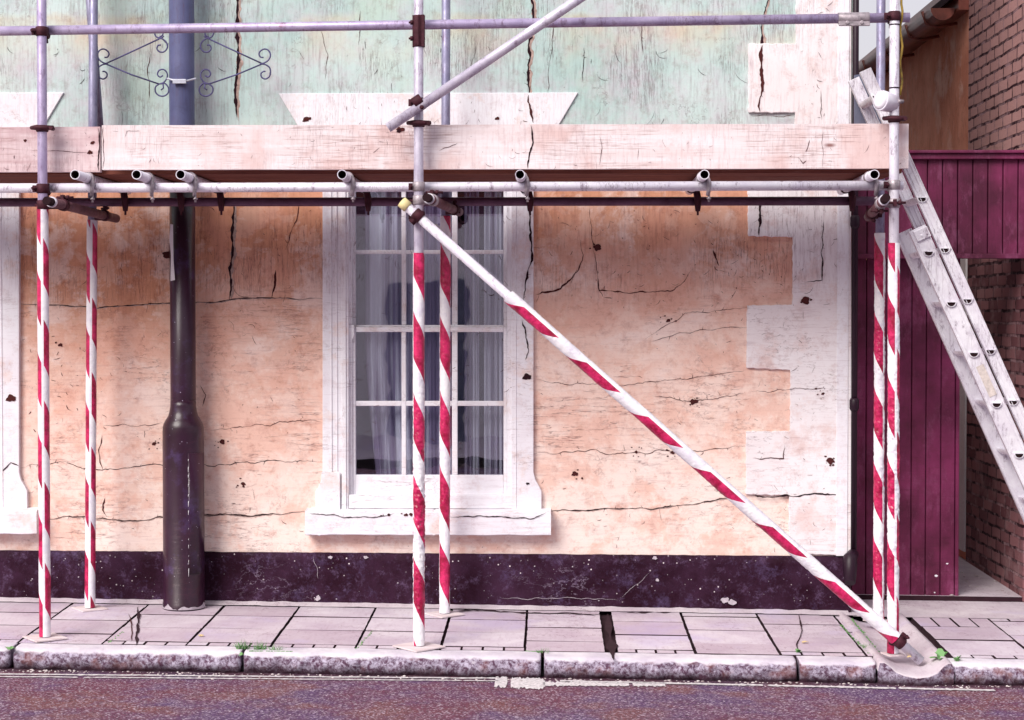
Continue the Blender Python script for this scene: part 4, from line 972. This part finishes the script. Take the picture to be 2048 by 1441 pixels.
# clips under each transom on both ledgers
px_tr = [q[0] for q in tr]
for i, (a, b) in enumerate(trp):
    c = Vector((a.x+.005, LY+.10*max(0, min(1, (1806-px_tr[i])/2066)), a.z)); zl = V(a.x*0+1024, 373, LY).z
    mb = MB(); mb.path([c-Y_*.018, c+Y_*.018], TR+.006, n=20)
    mb.path([c+Vector((.026,-.012,.0)), c+Vector((.030,-.034,-.03)), c+Vector((.028,-.038,-.066)), c+Vector((.024,-.030,-.094))], [.009,.012,.011,.009], n=8)
    o = mb.build('transom_clip', M['clamp'], scaf)
    mb = MB(); mb.tube(c+Vector((.030,-.030,-.082)), c+Vector((.030,-.030,-.125)), .0055, n=10); mb.path([c+Vector((.030,-.030,-.103)), c+Vector((.030,-.030,-.112))], .0115, n=6); mb.build('bolt', M['clamp'], o)
    e = Vector((b.x, IY-.05, a.z)); mb = MB(); mb.path([e-Y_*.02, e+Y_*.02], TR+.006, n=16)
    mb.path([e+Vector((.02,-.036,-.01)), e+Vector((.03,-.040,-.065)), e+Vector((.03,-.03,-.10)), e+Vector((.03,-.028,-.128)), e+Vector((.03,-.028,-.130)), e+Vector((.03,-.028,-.150))], [.018,.020,.017,.013,.006,.006], n=10)
    mb.build('transom_clip', M['rust'], scaf)
# clips on the three bearers
for i, (key, ik) in enumerate((('L','l'),('M','m'),('R','r'))):
    a = V(*br[i][0]); b = V(*br[i][1]); dd = (b-a).normalized(); p = pp_at(key, (404, 400, 402)[i])
    t = (p.y-a.y)/dd.y; c = a+dd*t; q = Vector((p.x, p.y, c.z))
    coupler(c, dd, Z_, M['clamp'] if i else M['rust'], off=(q-c)*.98)
    c2 = a+dd*((b-a).length*.80)
    g, dv = poles[ik]; pz = g+dv*((c2.z-g.z)/dv.z)
    coupler(c2, dd, Z_, M['rust'], off=(pz-c2).normalized()*min(.055, max(.02, (pz-c2).length)))

# ------------------------------------------------------------------ boards on the scaffold
def rough_board(name, x0, x1, y0, y1, z0, z1, mat, label, cat, group=None, cracks=(), bevel=.003):
    mb = MB(); n = max(4, int((x1-x0)/.03)); rows = []
    for i in range(n+1):
        x = x0+(x1-x0)*i/n; j = lambda s_: .0012*mn.noise(Vector((x*3, s_, y0)))
        rows.append(mb.add([(x, y0, z0+j(1)), (x, y1, z0+j(1)), (x, y1, z1+j(5)), (x, y0, z1+j(5))]))
    for i in range(n):
        for k in range(4): k2 = (k+1) % 4; mb.face((rows[i]+k, rows[i+1]+k, rows[i+1]+k2, rows[i]+k2))
    mb.face([rows[0]+k for k in range(4)]); mb.face([rows[-1]+k for k in range(4)][::-1])
    for i, (pp, w, m) in enumerate(cracks): mb.crack(pp, w, y0-.002, m, 80+i, 1.5, 4)
    if cat == 'scaffold board':
        if x1 > 1: mb.blot(800, 259, 7, y0-.002, 2, 4); mb.blot(797, 262, 4, y0-.003, 1, 5); scratches(mb, 70, (215,255,1800,335), y0-.0018, 2, 93, .35, 1.1, 14)
        else: mb.blot(184, 285, 4, y0-.002, 2, 2); mb.blot(180, 305, 5, y0-.002, 2, 3); mb.blot(50, 281, 3, y0-.002, 2, 8); scratches(mb, 16, (5,260,195,338), y0-.0018, 2, 94, .35, 1.1, 14)
    o = mb.build(name, [mat, M['crack'], M['crackbrown']], None, loc=((x0+x1)/2, y0, z0)); return tag(o, label, cat, group)
TB = FY+.085
TL = TB+.07
rough_board('toe_board', V(-300,300,TL).x, V(200,300,TL).x, TL, TL+.038, V(0,344,TL).z, V(0,254,TL).z, M['board2'], 'grubby knotty toe board at the left edge with a split end', 'scaffold board', 'toe boards along the scaffold deck',
  [([(197,256),(199,290),(196,320),(198,342)], 4, 1), ([(60,300),(120,302),(180,306)], 1.2, 2), ([(28,310),(27,318)], 4, 2)])
rough_board('toe_board', V(204,300,TB).x, V(1817,300,TB).x, TB, TB+.038, V(1024,338,TB).z, V(1024,249,TB).z, M['board'], 'long pale toe board running from the lamp post to the ladder', 'scaffold board', 'toe boards along the scaffold deck',
  [([(1062,250),(1066,285),(1058,310),(1056,337)], 5, 1), ([(745,306),(760,294)], 1.5, 2), ([(878,302),(905,290),(915,287)], 1.6, 2), ([(1610,304),(1620,280)], 1.8, 2), ([(205,250),(207,337)], 2, 2), ([(1600,318),(1606,326),(1612,320)], 2, 2), ([(250,262),(280,262)], 1.2, 2), ([(1200,270),(1205,300),(1198,330)], 1.2, 2), ([(1645,255),(1646,335)], 1, 2)])
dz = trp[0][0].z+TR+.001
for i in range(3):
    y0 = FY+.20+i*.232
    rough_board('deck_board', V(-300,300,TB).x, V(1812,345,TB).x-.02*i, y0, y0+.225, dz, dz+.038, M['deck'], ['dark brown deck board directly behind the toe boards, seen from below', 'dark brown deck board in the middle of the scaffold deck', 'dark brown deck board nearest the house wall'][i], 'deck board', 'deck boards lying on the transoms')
# sole pads under the poles
for key, wd, rot, lab in (('L', .17, 40, 'thin plywood pad under the front pole at far left'), ('l', .15, 38, 'thin plywood pad under the slim rear pole at far left'), ('M', .19, 44, 'plywood pad at the kerb under the crumpled pole'), ('m', .16, 42, 'plywood pad under the rear pole before the window'), ('R', .09, 20, 'small plate under the right corner pole in the drain channel'), ('r', .12, 35, 'plywood pad under the rear pole beside the gate')):
    g, dv = poles[key]; mb = MB(); Mx = Matrix.Rotation(R(rot), 4, 'Z'); zf = lambda x, y: gz(x, y)
    c = [Mx @ Vector((sx*wd/2, sy*wd/2, 0)) for sx, sy in ((-1,-1),(1,-1),(1,1),(-1,1))]
    pts = [(g.x+q.x, g.y+q.y) for q in c]; b = mb.add([(x, y, gz(x, y)+.002) for x, y in pts]+[(x, y, gz(x, y)+.009) for x, y in pts])
    for f in ((3,2,1,0),(4,5,6,7),(0,1,5,4),(1,2,6,5),(2,3,7,6),(3,0,4,7)): mb.face([b+i for i in f])
    tag(mb.build('sole_pad', M['ply'], None, loc=(g.x, g.y, gz(g.x, g.y)), bevel=.001), lab, 'pad', 'pads under the scaffold poles')
# torn ends of tape at two feet
# site lamp
lc = pp_at('R', 206)+Vector((-.045, -.02, 0)); lamp = empty('site_lamp', lc, 'round metal site lamp clamped to the right corner pole', 'lamp')
ax = Vector((-.80, -.58, .10)).normalized()
mb = MB(); mb.path([lc-ax*.06, lc-ax*.045, lc+ax*.035, lc+ax*.04], [.03, .047, .052, .050], n=28); mb.build('housing', M['galv'], lamp)
mb = MB(); mb.path([lc+ax*.037, lc+ax*.045, lc+ax*.050], [.044, .042, .030], n=28); mb.build('lens', M['lens'], lamp)
mb = MB(); p = pp_at('R', 206); mb.path([p-Z_*.02, p+Z_*.02], TR+.004, n=20); mb.tube(p+Vector((.01,-.035,0)), p+Vector((.04,-.02,0)), .010, n=8); mb.build('bracket', M['clamp'], lamp)
mb = MB(); p = pp_at('R', 0); cable = [p+Vector((.036, .01, .6))]
for i in range(14): q = pp_at('R', 10+i*14); cable.append(q+Vector((.036+.006*math.sin(i*1.3), .012, 0)))
mb.path(cable, .006, n=8); tag(mb.build('lamp_cable', M['tape'], None, loc=pp_at('R', 200)), 'worn yellow and black cable running up the right corner pole', 'cable')
for py in (52, 178):
    p = pp_at('R', py); MB().path([p-Z_*.003, p+Z_*.003], TR+.002, n=20).build('cable_tie', M['black'], lamp)
# sheet propped behind the toe board
mb = MB(); mb.pxprism([(1709,150),(1722,148),(1776,262),(1709,262)], 9.92, 9.94); tag(mb.build('dark_sheet', M['slate'], None, loc=V(1740,262,9.92)), 'dark slate grey sheet standing behind the toe board by the ladder top', 'sheet')

# ------------------------------------------------------------------ ladder
LYF = 9.50; LW = .36
lad = empty('extension_ladder', (V(2200,1290,LYF).x, LYF+.18, gz(2.6, LYF)), 'aluminium two section extension ladder leaning beside the scaffold end', 'ladder')
A0 = V(1725,142,LYF); A1 = V(2026,802,LYF); u = (V(2026,802,LYF)-V(1844,396,LYF)).normalized(); w = Vector((-u.z, 0, u.x)); w = w if w.x > 0 else -w
def stile(center, t0, t1, wd, Y, parent=lad):
    c = Vector(center); mb = MB()
    def P(t, s_): return c+u*t+w*s_
    h = wd/2
    for s0, s1, y0, y1 in ((-h, h, .004, .010), (-h, -h+.004, -.004, .03), (h-.004, h, -.004, .03), (-h+.016, -h+.020, -.001, .004), (h-.020, h-.016, -.001, .004)):
        q = [P(t0, s0), P(t1, s0), P(t1, s1), P(t0, s1)]; mb.prism([(p.x, p.z) for p in q], Y+y0, Y+y1)
    return mb.build('stile', M['alu'], parent, bevel=.0012)
r1 = V(1844,396,LYF); sp = (V(2026,802,LYF)-V(1844,396,LYF)).length/4; r2 = V(1857,504,LYF); sp2 = (V(2040,907,LYF)-V(1857,504,LYF)).length/4
wd1 = .060; wd2 = .090
tU0 = (A0-r1).dot(u); n1 = w*(-.002); 
def D(c, r, s_=1.0):                       # D shaped outline, flat side up the ladder
    pts = []
    pts = [(c + w*0)]
    out = []
    for k in range(13):
        a = math.pi*k/12; out.append(c + Vector((1,0,0))*math.cos(a)*r*s_ + Vector((0,0,-1))*math.sin(a)*r*s_)
    return out
tl = (V(2213,1290,LYF)-r2).dot(u)
for yy in (LYF, LYF+LW):
    stile(r1+w*.004, tU0, sp*7.3, wd1, yy); stile(r2-w*.003, -.135, tl+.25, wd2, yy+.001)
def rung(c, name='rung'):
    mb = MB(); o_ = D(c, .0275); i_ = D(c, .0205, 1.0); i_ = [p+Vector((0,0,-.004)) for p in i_]; ic = c
    y0, y1 = LYF-.006, LYF+LW+.036; n = 13
    a = mb.add([(p.x, y0, p.z+.005) for p in o_]); b = mb.add([(p.x, y1, p.z+.005) for p in o_]); e = mb.add([(p.x, y0, p.z+.005) for p in i_]); g = mb.add([(p.x, y0+.006, p.z+.005) for p in i_])
    for k in range(n):
        k2 = (k+1) % n
        mb.face((a+k, a+k2, b+k2, b+k), 0); mb.face((e+k, e+k2, a+k2, a+k), 0); mb.face((g+k, g+k2, e+k2, e+k), 1)
    mb.face([g+k for k in range(n)][::-1], 1); mb.face([b+k for k in range(n)], 0)
    return mb.build(name, [M['alu'], M['bore']], lad)
ru = rung(r1); 
def cp(src, off):
    c = src.copy(); sc.collection.objects.link(c); c.parent = lad; c.location = Vector(src.location)+off; return c
for k in (-2, -1, 1, 2, 3, 4, 5, 6): cp(ru, u*sp*k)
for k in range(0, 9):
    if r2.z+(u*sp2*k).z > gz(2.6, LYF)+.12: cp(ru, (r2-r1)+u*sp2*k)
mb = MB(); p = r2+u*(-.09); mb.prism([( (p+u*a+w*b_).x, (p+u*a+w*b_).z) for a, b_ in ((-.035,-.03),(-.035,.045),(.02,.045),(.02,-.03))], LYF-.010, LYF+.003); mb.tube((p.x, LYF-.014, p.z), (p.x, LYF-.008, p.z), .007, n=10); q = p+w*.03; mb.tube((q.x, LYF-.014, q.z), (q.x, LYF-.008, q.z), .006, n=10)
mb.build('guide_bracket', M['alu'], lad, bevel=.002)
mb = MB(); p = r2+u*(sp2*2.25); mb.prism([((p+u*a+w*b_).x, (p+u*a+w*b_).z) for a, b_ in ((0,-.018),(0,.022),(.17,.022),(.17,-.018))], LYF+.0028, LYF+.0038); mb.build('worn_sticker', plain('worn_sticker_paper', (.72,.64,.60), .7, 0, .45, 30), lad)

# ------------------------------------------------------------------ weeds, leaves and litter
def weed(px, py, kind, n, h, label, seed, onroad=False):
    g = pav(px, py); rnd = random.Random(seed); mb = MB()
    for i in range(n):
        a = rnd.uniform(0, 2*math.pi); L = h*rnd.uniform(.5, 1.1); tilt = rnd.uniform(.15, .9) if kind == 'grass' else rnd.uniform(.5, 1.1)
        bx_ = g + Vector((rnd.uniform(-.03,.03)*(1 if kind == 'grass' else .3), rnd.uniform(-.012,.012), 0)); wd = L*(.045 if kind == 'grass' else .20)
        dir_ = Vector((math.cos(a)*math.sin(tilt), math.sin(a)*math.sin(tilt), math.cos(tilt))); side = dir_.cross(Z_).normalized(); m = 6; rows = []
        for j in range(m+1):
            t = j/m; c = bx_+dir_*L*t - Z_*L*.45*t*t*math.sin(tilt)
            if kind == 'grass': ww = wd*(1-t)**.7
            else: ww = wd*math.sin(math.pi*min(1, t*.9+.1))*(1+.35*(j % 2))
            rows.append(mb.add([c-side*ww, c+side*ww+Z_*.001]))
        for j in range(m): mb.face((rows[j], rows[j]+1, rows[j+1]+1, rows[j+1]), 0, None, True)
    o = mb.build('grass_tuft' if kind == 'grass' else 'weed', M['grass'] if kind == 'grass' else M['leaf'], None, loc=g); return tag(o, label, 'grass' if kind == 'grass' else 'weed', 'weeds growing along the kerb')
weed(486, 1298, 'grass', 60, .06, 'grass tuft growing at the kerb joint left of centre, the largest patch of grass', 1)
weed(520, 1299, 'grass', 55, .05, 'low spreading grass just right of the largest tuft on the kerb', 2)
weed(552, 1300, 'grass', 40, .035, 'short sparse grass at the right end of the left-hand kerb patch', 12)
weed(480, 1312, 'weed', 5, .04, 'small leafy weed hanging in the kerb joint under the grass tuft', 3)
weed(20, 1299, 'weed', 7, .045, 'small leafy weed in the kerb joint at the far left', 4)
weed(1085, 1306, 'grass', 34, .035, 'tiny grass tuft at the kerb joint in the middle of the picture', 5)
weed(1597, 1304, 'weed', 8, .045, 'small weed on the long crack through the pavement', 6)
weed(1753, 1312, 'weed', 7, .04, 'small weed beside the left lip of the drain channel', 7)
weed(1738, 1296, 'grass', 30, .035, 'short grass in the paving joint left of the drain channel', 17)
weed(1880, 1318, 'weed', 11, .075, 'broad leafed weed right of the drain channel', 8)
weed(1914, 1322, 'weed', 9, .05, 'low weed to the right of the broad leafed one', 9)
weed(700+0, 1, 'grass', 1, .001, '', 0) if False else None
# moss in the joints beside the channel
mb = MB(); rnd = random.Random(5)
def moss(pa, pb, n):
    for i in range(n):
        t = rnd.random(); x = pa[0]+(pb[0]-pa[0])*t+rnd.gauss(0, 1.6); y = pa[1]+(pb[1]-pa[1])*t; g = pav(x, y)
        mb.ball(g, (rnd.uniform(.002,.006), rnd.uniform(.003,.009), rnd.uniform(.002,.004)), 3)
moss((1682,1250), (1738,1308), 90); moss((1702,1236), (1758,1306), 90); moss((860,1275), (845,1300), 0); moss((745,1262), (710,1300), 30); moss((250,1262), (218,1285), 30); moss((495,1302), (585,1303), 70); moss((1050,1302), (1082,1304), 30)
tag(mb.build('moss', M['grass']), 'dark green moss filling paving joints', None, None, 'stuff')
# fallen leaves and paper
def flat_leaf(px, py, size, mat, label, seed, lift=.012, name='fallen_leaf', cat='leaf', grp='litter in the gutter', road=True, curl=.35):
    rnd = random.Random(seed); v = CR @ Vector((px-1024, 720-py, -F)); y = 8.9
    for _ in range(6):
        x = CO.x+v.x*(y/v.y); z = rz(x, y) if road else gz(x, y); y = (z-CO.z)*v.y/v.z
    c = Vector((CO.x+v.x*(y/v.y), y, z+.003)); mb = MB(); n = 14; a0 = rnd.uniform(0, 6)
    ring = []
    for k in range(n):
        a = 2*math.pi*k/n; r = size*(.75+.5*abs(math.cos(a*2.5+seed)))*(1.25 if k in (0,) else 1)
        ring.append(c+Vector((math.cos(a)*r, math.sin(a)*r*.8, lift*.2+size*curl*abs(math.sin(a+a0))*rnd.uniform(.4,1.2))))
    b = mb.add([c+Z_*(lift)] + ring)
    for k in range(n): mb.face((b, b+1+k, b+1+(k+1) % n), 0, None, False)
    return tag(mb.build(name, mat, None, loc=c), label, cat, grp)
flat_leaf(694, 1345, .042, M['dead'], 'curled yellow leaf lying in the gutter left of the middle poles', 1, .012, curl=.8)
flat_leaf(712, 1346, .018, M['dead'], 'small yellow leaf scrap just right of the curled leaf', 2, curl=.5)
flat_leaf(1693, 1353, .042, M['paper'], 'crumpled white paper scrap in the gutter near the drain channel', 3, .022, 'paper_scrap', 'litter', curl=.6)
flat_leaf(1640, 1348, .014, M['paper'], 'tiny white scrap left of the crumpled paper', 4, .006, 'paper_scrap', 'litter')
flat_leaf(1326, 1354, .016, M['rust'], 'small dark dead leaf standing on the road right of centre', 5, .02, curl=.9)
flat_leaf(832, 1344, .013, M['dead'], 'pale leaf fragment in the gutter below the middle pole', 6); flat_leaf(858, 1342, .014, M['dead'], 'tan leaf fragment just right of the one below the middle pole', 7)
flat_leaf(402, 1274, .014, M['dead'], 'small tan leaf lying on a paving joint right of the lamp post', 8, road=False)
flat_leaf(1610, 1287, .016, M['dead'], 'tan leaf lying on the slab beside the long crack', 9, road=False)
flat_leaf(1820, 1318, .016, M['dead'], 'yellow leaf in the drain channel beside the brace foot', 10, .02, road=False)
mb = MB(); rnd = random.Random(9)
for i in range(420):
    x = rnd.uniform(-2.9, 2.5); y = KY-.012-abs(rnd.gauss(0, .05)); s_ = rnd.choice((.0025,.003,.004,.006)); mb.ball((x, y, rz(x, y)+s_*.4), (s_*rnd.uniform(.8,1.8), s_, s_*.7), 3, 0, None, .5, i)
for i in range(60):
    x = rnd.uniform(bx-.9, bx-.02); y = rnd.uniform(10.75, 12.6); s_ = rnd.uniform(.004,.010); mb.ball((x, y, gz(x, gy)+.03+.012*(y-gy)+s_*.4), (s_*1.5, s_, s_*.7), 3, 0, None, .5, i)
tag(mb.build('gutter_grit', M['stone']), 'pale grit and crumbs gathered along the kerb foot', None, None, 'stuff')
